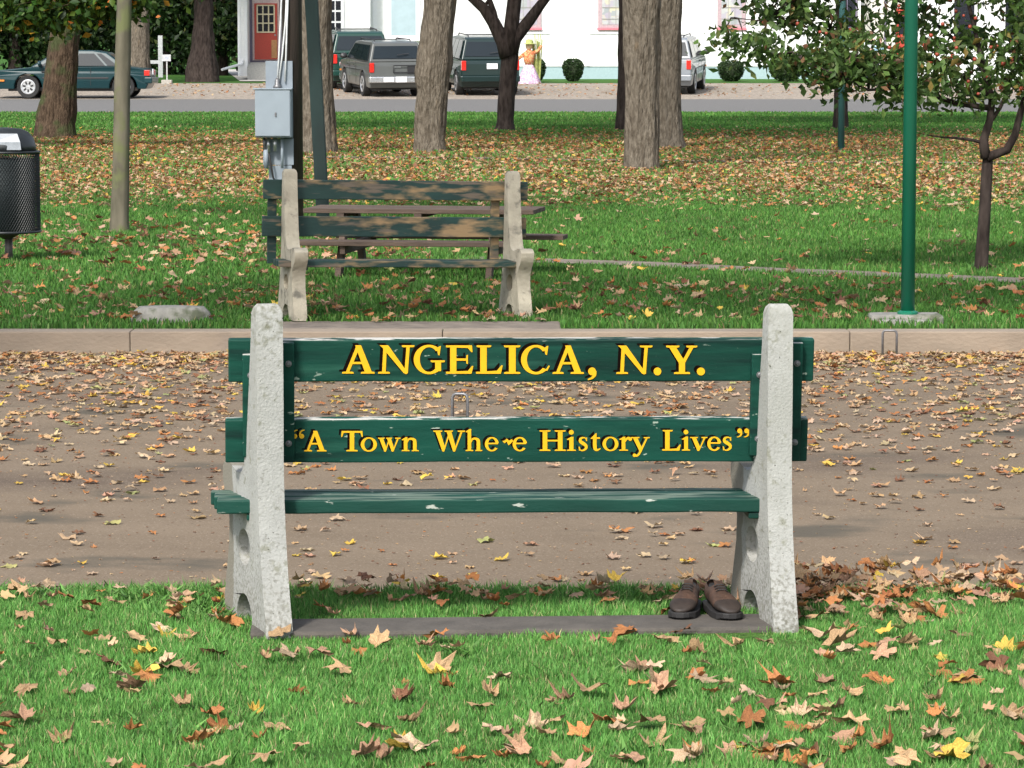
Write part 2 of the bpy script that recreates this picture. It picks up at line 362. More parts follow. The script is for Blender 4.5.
# near bench
BL, BR = gnd(275.5, 637, 0), gnd(782, 633.5, -.006)
YAW, ROLL = math.atan2(BR.y-BL.y, BR.x-BL.x), R(.30)
MIDX = (BL.x+BR.x)/2; HB = (BR-BL).length/2
near = empty('park_bench', (MIDX, (BL.y+BR.y)/2, 0), rz=0)
near.rotation_mode = 'QUATERNION'
near.rotation_quaternion = (Matrix.Rotation(YAW, 4, 'Z')@Matrix.Rotation(ROLL, 4, 'Y')).to_quaternion()
near.scale = (1, 1, 1)
tag(near, 'dark green slat park bench with white concrete legs and yellow painted lettering on its back', 'bench')
XM = near.location.x; bl = lambda px, y: (px-W_/2)/F*y-XM
Yd = 8.42
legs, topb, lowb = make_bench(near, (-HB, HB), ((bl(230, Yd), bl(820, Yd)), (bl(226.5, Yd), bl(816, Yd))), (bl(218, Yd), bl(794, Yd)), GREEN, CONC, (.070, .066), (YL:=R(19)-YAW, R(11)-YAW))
bpy.context.view_layer.update()
NM = Matrix.Translation(near.location)@near.rotation_quaternion.to_matrix().to_4x4(); NI = NM.inverted()
# battens and bolts beside the uprights, bolted on the rear of the boards
def batten(x, w, z0, z1, bolts, m=GREEN, y=None):
    yf = (lambda z: ybk(z)+.012-.017-.013-.001) if y is None else (lambda z: y)
    b = MB(); b.board((x, yf(z0), z0), (x, yf(z1), z1), .024, w, up=(1, 0, 0), seg=5); bt = b.build('batten', m, near, bevel=.003)
    for z in bolts:
        b = MB(); y = yf(z)-.012
        b.lathe([(.0085, 0), (.0085, .002), (.006, .002), (.0055, .006), (.003, .007)], 12)
        b.v = [(vx+x, y-vz, vy+z) for vx, vy, vz in b.v]; b.build('bolt', IRON, bt, smooth=False)
for i, x in enumerate((-HB, HB)):
    batten(x-.064-(.0 if i == 0 else -.014), .042, .445, .715, (.49, .66))
    batten(x+.054-(.020 if i == 0 else .006), .030, .430, .745, (.48, .69))
# put the slab under the bench (tilt neglected: laid level in the ground)
sb.location = (near.location.x, near.location.y, 0); sb.rotation_euler = (0, 0, YAW)

# ---- lettering: serif glyph shapes, cap height 1
def G_():
    g = {}
    def P(*p): return ('p', p)
    def ring(cx, cy, rx, ry, a0, a1, wt, wn, n=26):
        q = []
        for i in range(n+1):
            a = R(a0+(a1-a0)*i/n); q.append(((cx+rx*math.cos(a), cy+ry*math.sin(a)), (cx+(rx-wt)*math.cos(a), cy+(ry-wn)*math.sin(a))))
        return ('s', q)
    def rib(pts, ws):
        q = []; n = len(pts); sm = []
        for i in range(n-1):           # catmull smoothing
            p0, p1, p2, p3 = pts[max(i-1, 0)], pts[i], pts[i+1], pts[min(i+2, n-1)]
            for k in range(5):
                t = k/5; c = [.5*((2*p1[j])+(-p0[j]+p2[j])*t+(2*p0[j]-5*p1[j]+4*p2[j]-p3[j])*t*t+(-p0[j]+3*p1[j]-3*p2[j]+p3[j])*t**3) for j in (0, 1)]
                sm.append((c[0], c[1], ws[i]+(ws[i+1]-ws[i])*t))
        sm.append((*pts[-1], ws[-1]))
        for i, (x, y, w) in enumerate(sm):
            a = sm[max(i-1, 0)]; b_ = sm[min(i+1, len(sm)-1)]; dx, dy = b_[0]-a[0], b_[1]-a[1]; l = math.hypot(dx, dy) or 1
            q.append(((x-dy/l*w/2, y+dx/l*w/2), (x+dy/l*w/2, y-dx/l*w/2)))
        return ('s', q)
    def disc(cx, cy, r): return ('p', [(cx+r*math.cos(2*math.pi*i/16), cy+r*math.sin(2*math.pi*i/16)) for i in range(16)])
    def rect(x0, y0, x1, y1): return ('p', [(x0, y0), (x1, y0), (x1, y1), (x0, y1)])
    def ser(x0, x1, y0=0, h=.07, d=1): m_ = .05; return ('p', [(x0, y0), (x1, y0), (x1-.01, y0+d*h*.8), (x1-.07, y0+d*h), (x0+.07, y0+d*h), (x0+.01, y0+d*h*.8)])
    g['A'] = (1.12, [P((.12, .03), (.235, .03), (.58, .86), (.50, 1)), P((.45, 1), (.65, 1), (1.03, .03), (.79, .03)), rect(.28, .335, .78, .415), ser(0, .40), ser(.64, 1.12)])
    g['N'] = (1.28, [P((.14, .03), (.27, .03), (.31, .97), (.19, .97)), P((.05, 1), (.36, 1), (1.05, .02), (.98, -.02), (.90, .02), (.14, .93)), P((.93, .1), (1.045, .0), (1.115, .97), (1.0, .97)), ser(0, .42), ser(.83, 1.28, 1, .07, -1)])
    g['G'] = (1.08, [ring(.53, .5, .53, .52, 42, 322, .21, .085), P((.84, .66), (.89, .64), (.94, .98), (.86, .95), (.80, .90)), rect(.74, .09, .945, .44), ser(.58, 1.08, .47, .07, -1)])
    g['C'] = (1.02, [ring(.53, .5, .53, .52, 42, 318, .21, .085), P((.86, .68), (.92, .66), (.97, .99), (.90, .97), (.83, .90)), P((.98, .30), (1.02, .27), (.93, .10), (.86, .12))])
    g['E'] = (1.0, [rect(.15, .02, .38, .98), P((0, 0), (.93, 0), (1.0, .27), (.95, .28), (.80, .10), (.38, .085), (0, .07)), P((0, 1), (.95, 1), (.97, .76), (.92, .76), (.80, .905), (.38, .92), (0, .93)), rect(.3, .46, .76, .54), P((.74, .36), (.80, .34), (.80, .67), (.74, .65))])
    g['L'] = (.95, [rect(.15, .02, .38, .98), P((0, 0), (.88, 0), (.95, .29), (.90, .30), (.74, .11), (.38, .085), (0, .07)), ser(.02, .54, 1, .07, -1)])
    g['I'] = (.56, [rect(.17, .02, .40, .98), ser(0, .56), ser(0, .56, 1, .07, -1)])
    g['Y'] = (1.12, [P((.09, .97), (.34, .97), (.66, .46), (.66, .30), (.47, .30), (.45, .40)), P((.86, .97), (1.0, .97), (.66, .36), (.58, .46)), rect(.46, .02, .68, .40), ser(.28, .86), ser(0, .48, 1, .07, -1), ser(.72, 1.12, 1, .07, -1)])
    g['.'] = (.28, [disc(.14, .09, .14)])
    g[','] = (.34, [disc(.18, .09, .14), rib([(.28, .10), (.27, -.03), (.18, -.14), (.03, -.20)], [.12, .12, .08, .04])])
    g['T'] = (1.06, [rect(.42, .02, .64, .98), rect(.04, .90, 1.02, .99), P((0, .70), (.05, .70), (.12, .91), (.04, .99), (.02, .99)), P((1.06, .70), (1.01, .70), (.94, .91), (1.02, .99), (1.04, .99)), ser(.25, .81)])
    g['W'] = (1.6, [P((.10, .97), (.34, .97), (.60, .16), (.52, -.02), (.46, -.02)), P((.50, -.02), (.55, -.02), (.88, .97), (.79, .97)), P((.66, .97), (.90, .97), (1.14, .16), (1.05, -.02), (1.0, -.02)), P((1.03, -.02), (1.09, -.02), (1.48, .97), (1.38, .97)), ser(0, .46, 1, .07, -1), ser(.56, .99, 1, .07, -1), ser(1.22, 1.6, 1, .07, -1)])
    g['H'] = (1.30, [rect(.16, .02, .39, .98), rect(.91, .02, 1.14, .98), rect(.36, .46, .94, .54), ser(0, .55), ser(.75, 1.30), ser(0, .55, 1, .07, -1), ser(.75, 1.30, 1, .07, -1)])
    X = .66
    g['o'] = (.78, [ring(.39, X/2, .39, X/2+.02, 0, 360, .17, .065, 36)])
    g['e'] = (.66, [ring(.35, X/2, .35, X/2+.02, 8, 325, .16, .07), rect(.12, .33, .66, .40)])
    g['n'] = (.86, [rect(.11, .02, .29, X-.06), P((.0, X-.10), (.20, X+.02), (.29, X+.02), (.29, X-.12), (.02, X-.13)), rib([(.27, .42), (.36, .58), (.52, .60), (.64, .52), (.655, .36), (.655, .03)], [.05, .09, .11, .17, .18, .18]), ser(.0, .40, 0, .06), ser(.50, .86, 0, .06)])
    g['h'] = (.86, [rect(.11, .02, .29, .98), P((.0, .94), (.20, 1.07), (.29, 1.07), (.29, .92), (.02, .91)), rib([(.27, .42), (.36, .58), (.52, .60), (.64, .52), (.655, .36), (.655, .03)], [.05, .09, .11, .17, .18, .18]), ser(.0, .40, 0, .06), ser(.50, .86, 0, .06)])
    g['r'] = (.62, [rect(.12, .02, .30, X-.06), P((.0, X-.10), (.21, X+.02), (.30, X+.02), (.30, X-.12), (.02, X-.13)), rib([(.28, .42), (.35, .56), (.45, .61), (.55, .58)], [.05, .10, .13, .12]), disc(.54, .56, .085), ser(.0, .44, 0, .06)])
    g['i'] = (.42, [rect(.12, .02, .31, X-.06), P((.0, X-.10), (.21, X+.02), (.31, X+.02), (.31, X-.12), (.02, X-.13)), ser(.0, .42, 0, .06), disc(.21, .90, .115)])
    g['w'] = (1.12, [P((.06, .63), (.25, .63), (.43, .14), (.36, -.02), (.31, -.02)), P((.34, -.02), (.39, -.02), (.60, .63), (.53, .63)), P((.44, .63), (.63, .63), (.80, .14), (.73, -.02), (.68, -.02)), P((.71, -.02), (.76, -.02), (1.03, .63), (.95, .63)), ser(0, .34, X, .06, -1), ser(.40, .70, X, .06, -1), ser(.84, 1.12, X, .06, -1)])
    g['v'] = (.84, [P((.08, .63), (.28, .63), (.49, .16), (.41, -.02), (.36, -.02)), P((.39, -.02), (.44, -.02), (.75, .63), (.66, .63)), ser(0, .38, X, .06, -1), ser(.54, .84, X, .06, -1)])
    g['y'] = (.90, [P((.08, .63), (.29, .63), (.52, .14), (.45, -.04), (.40, -.02)), rib([(.76, .62), (.55, .18), (.40, -.12), (.28, -.24), (.16, -.24)], [.08, .09, .10, .10, .07]), disc(.16, -.22, .085), ser(0, .40, X, .06, -1), ser(.60, .90, X, .06, -1)])
    g['s'] = (.48, [rib([(.42, .50), (.38, .60), (.24, .64), (.11, .57), (.11, .45), (.24, .36), (.37, .26), (.38, .12), (.24, .02), (.10, .04), (.04, .16)], [.04, .05, .07, .12, .15, .17, .15, .12, .07, .05, .04]), P((.38, .48), (.43, .46), (.43, .66), (.36, .62)), P((.02, .20), (.07, .20), (.12, .04), (.04, .0))])
    g['t'] = (.50, [rib([(.22, .62), (.215, .30), (.24, .10), (.34, .04), (.50, .11)], [.17, .18, .17, .10, .03]), P((.0, .58), (.27, .86), (.305, .86), (.305, .58)), rect(.05, .58, .47, .655)])
    g['q'] = (.66, [disc(.13, .10, .12), rib([(.03, .11), (.06, .28), (.15, .37), (.27, .40)], [.08, .09, .06, .03]), disc(.48, .10, .12), rib([(.38, .11), (.41, .28), (.50, .37), (.62, .40)], [.08, .09, .06, .03])])
    g['Q'] = (.66, [disc(.16, .30, .12), rib([(.25, .29), (.24, .13), (.15, .03), (.02, .0)], [.08, .09, .06, .03]), disc(.52, .30, .12), rib([(.61, .29), (.60, .13), (.51, .03), (.38, .0)], [.08, .09, .06, .03])])
    g['^'] = (.50, [P((.0, .80), (.10, .62), (.22, .75), (.30, .45), (.42, .62), (.50, .78), (.48, .95), (.34, .80), (.22, .98), (.10, .82)), disc(.43, .80, .09)])   # what is left of the flaked-off r
    return g
GL = G_()
def lettering(board, yref, items, name_z):
    """items: glyph, x0, x1, base, cap (image measurements turned into board coordinates)"""
    # plane of the board's rear face in bench-local space
    zc = name_z; yc = yref-.017-.0006; up = Vector((0, -LEAN, 1)).normalized(); n = Vector((0, -1, -LEAN)).normalized()
    o_l = Vector((0, yc, zc)); o = NM@o_l; nw = NM.to_3x3()@n
    def hit(px, py, lift):
        d = ray(px, py); t = (o+nw*lift-Vector((0, 0, EYE))).dot(nw)/d.dot(nw); return NI@(Vector((0, 0, EYE))+d*t)
    for word in items:
        b = MB(); nsh = 0
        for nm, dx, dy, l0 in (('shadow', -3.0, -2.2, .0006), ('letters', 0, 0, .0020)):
            for gch, x0, x1, base, cap in word:
                w, shapes = GL[gch]; sc = .8 if cap < 24 else 1.0
                f = lambda p, l: hit(x0+p[0]/w*(x1-x0)+dx*sc, base-p[1]*cap+dy*sc, l)
                for k, (ty, q) in enumerate(shapes):
                    l = l0+k*.00012
                    if ty == 'p':
                        vs = [f(p, l) for p in q]; tr = tessellate_polygon([[Vector((p[0], p[1], 0)) for p in q]]); b.add(vs, [tuple(t) for t in tr])
                    else:
                        vs = [f(p, l) for pr in q for p in pr]; b.add(vs, [(2*i, 2*i+2, 2*i+3, 2*i+1) for i in range(len(q)-1)])
            if nm == 'shadow': nsh = len(b.f)
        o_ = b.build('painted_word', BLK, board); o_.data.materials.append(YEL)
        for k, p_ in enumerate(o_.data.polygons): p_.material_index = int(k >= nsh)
L1 = [('A', 342, 374.8), ('N', 378, 414.5), ('G', 413.7, 445), ('E', 446, 473.4), ('L', 476, 502.8), ('I', 503.9, 520.4), ('C', 521, 549.8), ('A', 552.5, 584), (',', 587, 596.5), ('N', 616.2, 652.6), ('.', 653.6, 661.3), ('Y', 666, 697.4), ('.', 696.8, 705)]
t1 = [(g, a, c, 373.6+.0012*(a-342), 28.4) for g, a, c in L1]
lettering(topb, ybk(.7)+.012, [t1[:9], t1[9:]], .701)
L2 = [('A', 304, 326.6), ('T', 341.2, 362.8), ('o', 360.8, 376.9), ('w', 378, 400.7), ('n', 401.6, 418.9), ('W', 433.2, 465.2), ('h', 465.5, 482.4), ('e', 484.9, 498), ('e', 512.6, 526.2), ('H', 539.4, 565.8), ('i', 566.7, 575.9), ('s', 578.2, 588), ('t', 590.3, 600.6), ('o', 602.5, 618.4), ('r', 619.2, 631.9), ('y', 631.1, 649.9), ('L', 662.2, 680.8), ('i', 681.7, 690.2), ('v', 690.1, 707.5), ('e', 707.3, 720.4), ('s', 722.3, 732.2)]
it2 = [(g, a, c, 451.4-.0022*(a-304), 20.6) for g, a, c in L2]
qa, qb, fr_ = ('q', 292.2, 305.3, 438.3, 20.6), ('Q', 736.5, 749.4, 437, 20.6), ('^', 502.4, 512.6, 451.3, 13.0)
lettering(lowb, ybk(.5)+.012, [[qa, it2[0]], it2[1:5], it2[5:8]+[fr_, it2[8]], it2[9:16], it2[16:]+[qb]], .495)

# far bench (faces the camera)
fb = gnd(395, 320, 0)
far = empty('park_bench', (at(393.5, 320, 18.45).x, 18.42, .0)); far.scale = (1, 1, .975); far.rotation_mode = 'QUATERNION'
far.rotation_quaternion = (Matrix.Rotation(R(180+13), 4, 'Z')@Matrix.Rotation(R(-1.0), 4, 'Y')).to_quaternion()
tag(far, 'weathered green and bare wood park bench facing the court beyond the concrete border', 'bench')
_near = near
near = far
make_bench(far, (-.66, .62), ((-.765, .755), (-.76, .76)), (-.70, .71), GREEN2, CONC2, (.076, .076), (R(3), R(3)), behind=True)
for x in (-.585, .70): batten(x, .05, .30, .755, (.49, .70), GREEN2, -.014)
near = _near

# ------------------------------------------------------------ old shoes under the bench
def make_shoe(loc, rz, mirror, label):
    root = empty('shoe', loc, rz); root.scale = (.78, .80, .84); tag(root, label, 'shoe', 'pair of old brown shoes')
    L = .285; sg = -1 if mirror else 1
    def ringpts(t, inner=0):
        # t 0 heel .. 1 toe ; toe points -y (to the camera)
        w = np.interp(t, [0, .08, .25, .45, .70, .88, .97, 1], [.018, .030, .034, .033, .046, .041, .024, .008])-inner
        top = np.interp(t, [0, .05, .25, .40, .55, .75, .90, 1], [.088, .098, .092, .094, .082, .060, .048, .030])-inner
        cx = sg*np.interp(t, [0, .5, .8, 1], [0, -.003, .006, .010])
        return w, top, cx
    ts = [0, .03, .08, .15, .25, .33, .42, .5, .58, .66, .74, .82, .88, .93, .97, 1.0]; n = 16
    vs = []; fs = []
    for t in ts:
        w, top, cx = ringpts(t)
        for k in range(n):
            a = math.pi*2*k/n; ca, sa = math.cos(a), math.sin(a)
            x = cx+w*(abs(ca)**.75)*(1 if ca > 0 else -1); z = .022+(top-.022)*(.5+.5*(abs(sa)**.8)*(1 if sa > 0 else -1))
            if sa > .3 and t < .40: z -= .010*math.sin(t/.4*math.pi)
            vs.append((x*(1-.20*max(0, sa)*(t < .6)), L*(.5-t), z))
    m = len(ts); fs = [(i*n+k, i*n+(k+1) % n, (i+1)*n+(k+1) % n, (i+1)*n+k) for i in range(m-1) for k in range(n) if not (i in (2, 3, 4, 5) and 2 <= k <= 5)]
    fs += [tuple(range(n)), tuple((m-1)*n+k for k in range(n))]
    b = MB(); b.add(vs, fs); o = b.build('upper', LEATHER, root, smooth=True, sub=1)
    b = MB(); out = []                      # sole
    for sd in (1, -1):
        for t in (ts if sd == 1 else ts[::-1]):
            w, _, cx = ringpts(t); out.append((cx+sd*(w+.005), L*1.02*(.5-t)))
    tr = [(p[0], p[1]) for p in out]
    b.prism(tr, 0, .022, lambda a, h, c: (a, c, h+(.006 if c < -.12 else 0)*(1 if h < .01 else .3))); b.build('sole', RUBBER, root, bevel=.003)
    # toe cap
    vs = []; tt = [.78, .82, .86, .9, .94, .975, 1.004]
    for t in tt:
        w, top, cx = ringpts(min(t, 1)); w += .0025; top += .002
        for k in range(n):
            a = math.pi*2*k/n; ca, sa = math.cos(a), math.sin(a)
            vs.append((cx+w*(abs(ca)**.75)*(1 if ca > 0 else -1), L*(.5-t)-.001, .022+(top-.022)*(.5+.5*(abs(sa)**.8)*(1 if sa > 0 else -1))))
    b = MB(); b.add(vs, [(i*n+k, i*n+(k+1) % n, (i+1)*n+(k+1) % n, (i+1)*n+k) for i in range(6) for k in range(n)]+[tuple(6*n+k for k in range(n))]); b.build('toe_cap', LEATHER2, root, smooth=True, sub=1)
    b = MB()                                # dark lining / opening and tongue
    b.add([(sg*0+.022*math.cos(a), .085+.055*math.sin(a)-.02, .074+.006*math.sin(a)) for a in np.linspace(0, 2*math.pi, 17)[:-1]], [tuple(range(16))]); b.build('lining', RUBBER, root)
    b = MB(); b.board((0, .012, .086), (0, .035, .100), .030, .004, up=(0, -.6, .8), seg=3, wob=.002); b.build('tongue', LEATHER, root, bevel=.001)
    for k in range(3):
        y = .0-.014*k; b = MB(); z = .088-.0055*k+.004
        b.tube([(-.020, y+.004, z-.007), (-.010, y, z+.001), (.010, y-.002, z+.001), (.020, y-.006, z-.007)], .0022, 6); b.build('lace', RUBBER, root, smooth=True)
    return root
s1, s2 = gnd(690, 621, SLABZ), gnd(723, 622, SLABZ)
make_shoe((s1.x, s1.y+.125, SLABZ), R(-9), True, 'left of the two worn brown leather shoes under the bench')
make_shoe((s2.x, s2.y+.125, SLABZ), R(9), False, 'right of the two worn brown leather shoes, next to the concrete leg')

# ------------------------------------------------------------ court hoops
def hoop(px, py, w, h, label, rz):
    p = gnd(px, py, -.11); b = MB(); r = .0075
    pts = [(-w/2, 0, -.02), (-w/2, 0, h-.015), (-w/2+.006, 0, h-.004), (-w/2+.014, 0, h), (w/2-.014, 0, h), (w/2-.006, 0, h-.004), (w/2, 0, h-.015), (w/2, 0, -.02)]
    b.tube(pts, r*.85, 10); o = b.build('court_hoop', IRON, loc=(p.x, p.y, -.11), rz=rz, smooth=True)
    tag(o, label, 'hoop', 'iron hoops set in the court')
hoop(460, 452, .062, .235, 'narrow grey iron hoop in the court seen between the two lettered boards', R(-12))
hoop(889.5, 356, .074, .135, 'narrow grey iron hoop beside the concrete border below the green pole', R(-10))

# ------------------------------------------------------------ slabs, rock
pd = gnd(906, 323, 0)
PADM = mat('old_pad_concrete', (.26, .25, .22), rough=.9, var=.3, scale=9, bump=.008, bscale=30); add_layer(PADM, (.10, .11, .07), 9, .52, .65)
b = MB(); b.box((-.20, -.10, -.03), (.20, .12, .050)); b.box((-.17, -.20, -.03), (.13, -.1005, .030))
pad = b.build('pole_footing', PADM, loc=(pd.x, pd.y+.02, 0), bevel=.018); tag(pad, 'worn concrete footing at the foot of the green pole', 'footing')
p = gnd(169, 324, 0); b = MB()
vs = []; n = 22; lv = [(1, -.03), (1.0, .02), (.95, .060), (.82, .084), (.35, .090)]
for s_, z in lv:
    for k in range(n):
        a = 2*math.pi*k/n; r_ = s_*(1+.06*noise.noise(Vector((math.cos(a)*2, math.sin(a)*2, z*20))))
        vs.append((.225*r_*(abs(math.cos(a))**.8)*(1 if math.cos(a) > 0 else -1), .13*r_*(abs(math.sin(a))**.8)*(1 if math.sin(a) > 0 else -1), z))
b.add(vs, [(i*n+k, i*n+(k+1) % n, (i+1)*n+(k+1) % n, (i+1)*n+k) for i in range(4) for k in range(n)]+[tuple(4*n+k for k in range(n))])
rk = b.build('kerb_stone', PADM, loc=(p.x, p.y+.14, 0), smooth=True, bevel=0); tag(rk, 'rounded grey stone block lying behind the concrete border on the left', 'stone')
p = gnd(985, 571, 0); b = MB(); b.box((-.16, -.05, -.14), (.75, .16, -.082))
o = b.build('edge_slab', PADM, loc=(p.x, p.y+.12, -.01), bevel=.01, rz=R(2)); tag(o, 'flat grey concrete slab at the court edge, half buried in leaves on the right', 'slab')

# ------------------------------------------------------------ poles
POLEG = mat('glossy_green_pole', (.008, .15, .085), rough=.4, var=.12, scale=5, stretch=(1, 1, .4)); add_layer(POLEG, (.25, .06, .04), 7, .66, .70, stretch=(1, 1, .25), detail=5)
POLET = mat('teal_pole', (.035, .12, .12), rough=.45, var=.15, scale=5)
def pole(px, py, r0, r1, h, m, label, Y=None, collar=None):
    p = gnd(px, py) if Y is None else at(px, py, Y); root = empty('lamp_post', (p.x, p.y, gz(p.y)+(.05 if collar else 0))); tag(root, label, 'pole')
    b = MB(); b.tube([(0, 0, 0), (0, 0, h*.5), (0, 0, h)], [r0, (r0+r1)/2, r1], 20); b.build('shaft', m, root, smooth=True)
    b = MB(); b.lathe([(r0*1.0, 1.90), (r0*1.04, 1.902), (r0*1.04, 1.91), (r0, 1.912)], 20); b.build('weld_band', STEEL if collar else m, root)
    b = MB(); b.lathe([(r0*1.5, 0), (r0*1.5, .012), (r0*1.1, .02)], 20); b.build('base_flange', m, root)
    b = MB(); b.lathe([(.05, h), (.14, h+.05), (.16, h+.32), (.10, h+.42), (.03, h+.5)], 20); b.build('lamp_head', m, root, smooth=True)
    return root
pole(907.5, 323, .0385, .034, 4.2, POLEG, 'bright green round steel pole standing on the concrete footing right of the benches', collar=True)
pole(841, 150, .052, .045, 4.6, POLET, 'dull teal pole far back on the leafy lawn behind the apple tree')

# leaning dark green brace post and utility pole with meter box
DKG = mat('dark_green_timber', (.005, .020, .018), rough=.75, var=.3, scale=6, stretch=(1, 1, .3), bump=.002)
Yb = 28.0; a0 = at(323.5, 224, Yb); a1 = at(311.5, 0, Yb); dirv = (a1-a0)
b = MB(); q = a0+dirv*2.3; b.board((0, 0, 0), q-Vector((a0.x, Yb, gz(Yb))), .11, .11, up=(0, 1, 0), seg=4)
o = b.build('brace_post', DKG, loc=(a0.x, Yb, gz(Yb)), bevel=.006); tag(o, 'dark green square timber post leaning left behind the far bench', 'post')
POLEW = mat('creosote_pole', (.035, .024, .018), rough=.8, var=.35, scale=10, stretch=(4, 4, .3), bump=.004)
Yu = 27.0; pu = at(292.5, 230, Yu); up_ = empty('utility_pole', (pu.x, Yu+.10, gz(Yu))); tag(up_, 'dark brown wooden utility pole behind the grey meter box', 'utility pole')
b = MB(); b.tube([(0, 0, 0), (.0, 0, 3), (.0, 0, 7.5)], [.088, .08, .068], 18, jit=.03); b.build('pole_shaft', POLEW, up_, smooth=True)
b = MB(); b.box((-.9, -.13, 6.6), (.9, -.068, 6.72)); b.build('crossarm', POLEW, up_, bevel=.005)
GB = mat('grey_box_paint', (.22, .26, .295), rough=.5, var=.06, scale=6); GB2 = mat('grey_backboard', (.20, .235, .27), rough=.6, var=.12, scale=8)
bx = empty('meter_box', (pu.x, Yu, 0)); tag(bx, 'pale grey electrical meter cabinet with conduits fixed to the dark pole', 'electrical box')
def lx(px): return at(px+.4, 110, Yu).x-pu.x
def lz(py): return at(500, py, Yu).z
b = MB(); b.box((lx(265.5), -.012, lz(138)), (lx(292.5), .012, lz(61))); b.box((lx(262.5), -.010, lz(165)), (lx(293), .010, lz(138.5))); b.box((lx(268), -.008, lz(182)), (lx(291), .008, lz(165.5))); b.build('mounting_board', GB2, bx, bevel=.002)
b = MB(); b.box((lx(257), -.17, lz(137)), (lx(292), -.0125, lz(89.5))); cab = b.build('cabinet', GB, bx, bevel=.006)
b = MB(); b.box((lx(256.3), -.182, lz(135.5)), (lx(291), -.1705, lz(89))); b.build('cabinet_door', GB, cab, bevel=.003)
b = MB(); b.box((lx(276), -.19, lz(116)), (lx(277.5), -.183, lz(112))); b.build('latch', IRON, cab)
b = MB(); b.box((lx(254), -.19, lz(89.3)+.0), (lx(293), -.012, lz(88)+.0)); b.build('rain_hood', GB, cab, bevel=.002)
for (cx, y0, y1, r_, m_) in ((264.5, 138, 150, .013, IRON), (268.5, 138, 152, .016, STEEL), (275, 138, 151, .018, STEEL), (282, 138, 168, .012, GB), (266, 150, 168, .02, GB2)):
    b = MB(); b.tube([(lx(cx), -.07, lz(y0)+.005), (lx(cx), -.07, lz(y1))], r_, 10); b.build('conduit', m_, bx, smooth=True)
b = MB(); b.tube([(lx(268), -.075, lz(150)), (lx(271), -.08, lz(165)), (lx(273), -.06, lz(178)), (lx(278), -.03, lz(184)), (lx(283), -.03, lz(183))], .008, 8); b.build('cable', RUBBER, bx, smooth=True)
WH = mat('pale_cable', (.55, .56, .56), rough=.5)
for k, (xa, xb) in enumerate(((281, 277.5), (286, 279), (287.5, 285))):
    pts = [(lx(xb), -.03, lz(82)), (lx((xa+xb)/2), -.03, lz(55)), (lx(xa), -.02, lz(20)), (lx(xa+.8), .0, lz(0)), (lx(xa+2), .0, 3.8)]
    b = MB(); b.tube(pts, .0075, 8); b.build('service_cable', WH, bx, smooth=True)
b = MB(); b.lathe([(.034, 0), (.034, .02), (.022, .03), (.020, .06), (.010, .085)], 14, c=(lx(277.5), -.05, lz(88.2))); b.build('cable_gland', IRON, bx, smooth=True)

# ------------------------------------------------------------ litter bin on a post
BIN = mat('black_bin_paint', (.016, .019, .021), rough=.45, var=.2, scale=20)
pb = gnd(9, 263, 0); bin_ = empty('litter_bin', (pb.x-.02, pb.y, 0)); tag(bin_, 'black perforated metal litter bin with domed lid on a short post', 'litter bin')
b = MB(); b.tube([(0.02, 0, -.05), (.02, 0, .22)], .028, 12); b.lathe([(.03, .17), (.09, .205), (.20, .212)], 16, c=(.01, 0, 0)); b.build('post', mat('bin_post_metal', (.10, .085, .08), rough=.5, metal=.4), bin_, smooth=True)
RB = .243; nn = 78; mm = 34; z0b, z1b = .225, .785
V = []; Fq = []
for j in range(mm+1):
    for i in range(nn):
        a = 2*math.pi*(i+.5*(j % 2))/nn; V.append((RB*math.cos(a), RB*math.sin(a), z0b+(z1b-z0b)*j/mm))
for j in range(0, mm-1):
    for i in range(nn):
        if j % 2 == 0: Fq.append((j*nn+i, (j+1)*nn+i, (j+2)*nn+i, (j+1)*nn+(i-1) % nn))
        else: Fq.append((j*nn+i, (j+1)*nn+(i+1) % nn, (j+2)*nn+i, (j+1)*nn+i))
b = MB(); b.add(V, Fq); o = b.build('basket_mesh', BIN, bin_); wf = o.modifiers.new('wire', 'WIREFRAME'); wf.thickness = .0058; wf.use_even_offset = False
b = MB(); b.lathe([(RB-.035, .23), (RB-.03, .74)], 28); b.build('liner', mat('bin_liner', (.006, .014, .015), rough=.7, var=.3, scale=12), bin_, smooth=True)
for z in (.225, .785):
    b = MB(); b.tube([(RB*math.cos(a), RB*math.sin(a), z) for a in np.linspace(0, 2*math.pi, 41)], .009, 8); b.build('rim', BIN, bin_, smooth=True)
b = MB(); b.lathe([(.225, .785), (.222, .83), (.205, .885), (.17, .925), (.12, .948), (.03, .957)], 28); lid = b.build('lid', BIN, bin_, smooth=True)
b = MB(); FL = mat('lid_flap', (.27, .29, .31), rough=.3, metal=.3)
pts = []
for zz, ww, yy in ((.805, .095, -.228), (.86, .088, -.222), (.918, .064, -.196)): pts += [(-ww+.055, yy+.003, zz), (ww+.055, yy+.018, zz)]
b.add(pts, [(0, 1, 3, 2), (2, 3, 5, 4)]); o = b.build('flap', FL, lid); sd_ = o.modifiers.new('s', 'SOLIDIFY'); sd_.thickness = .01

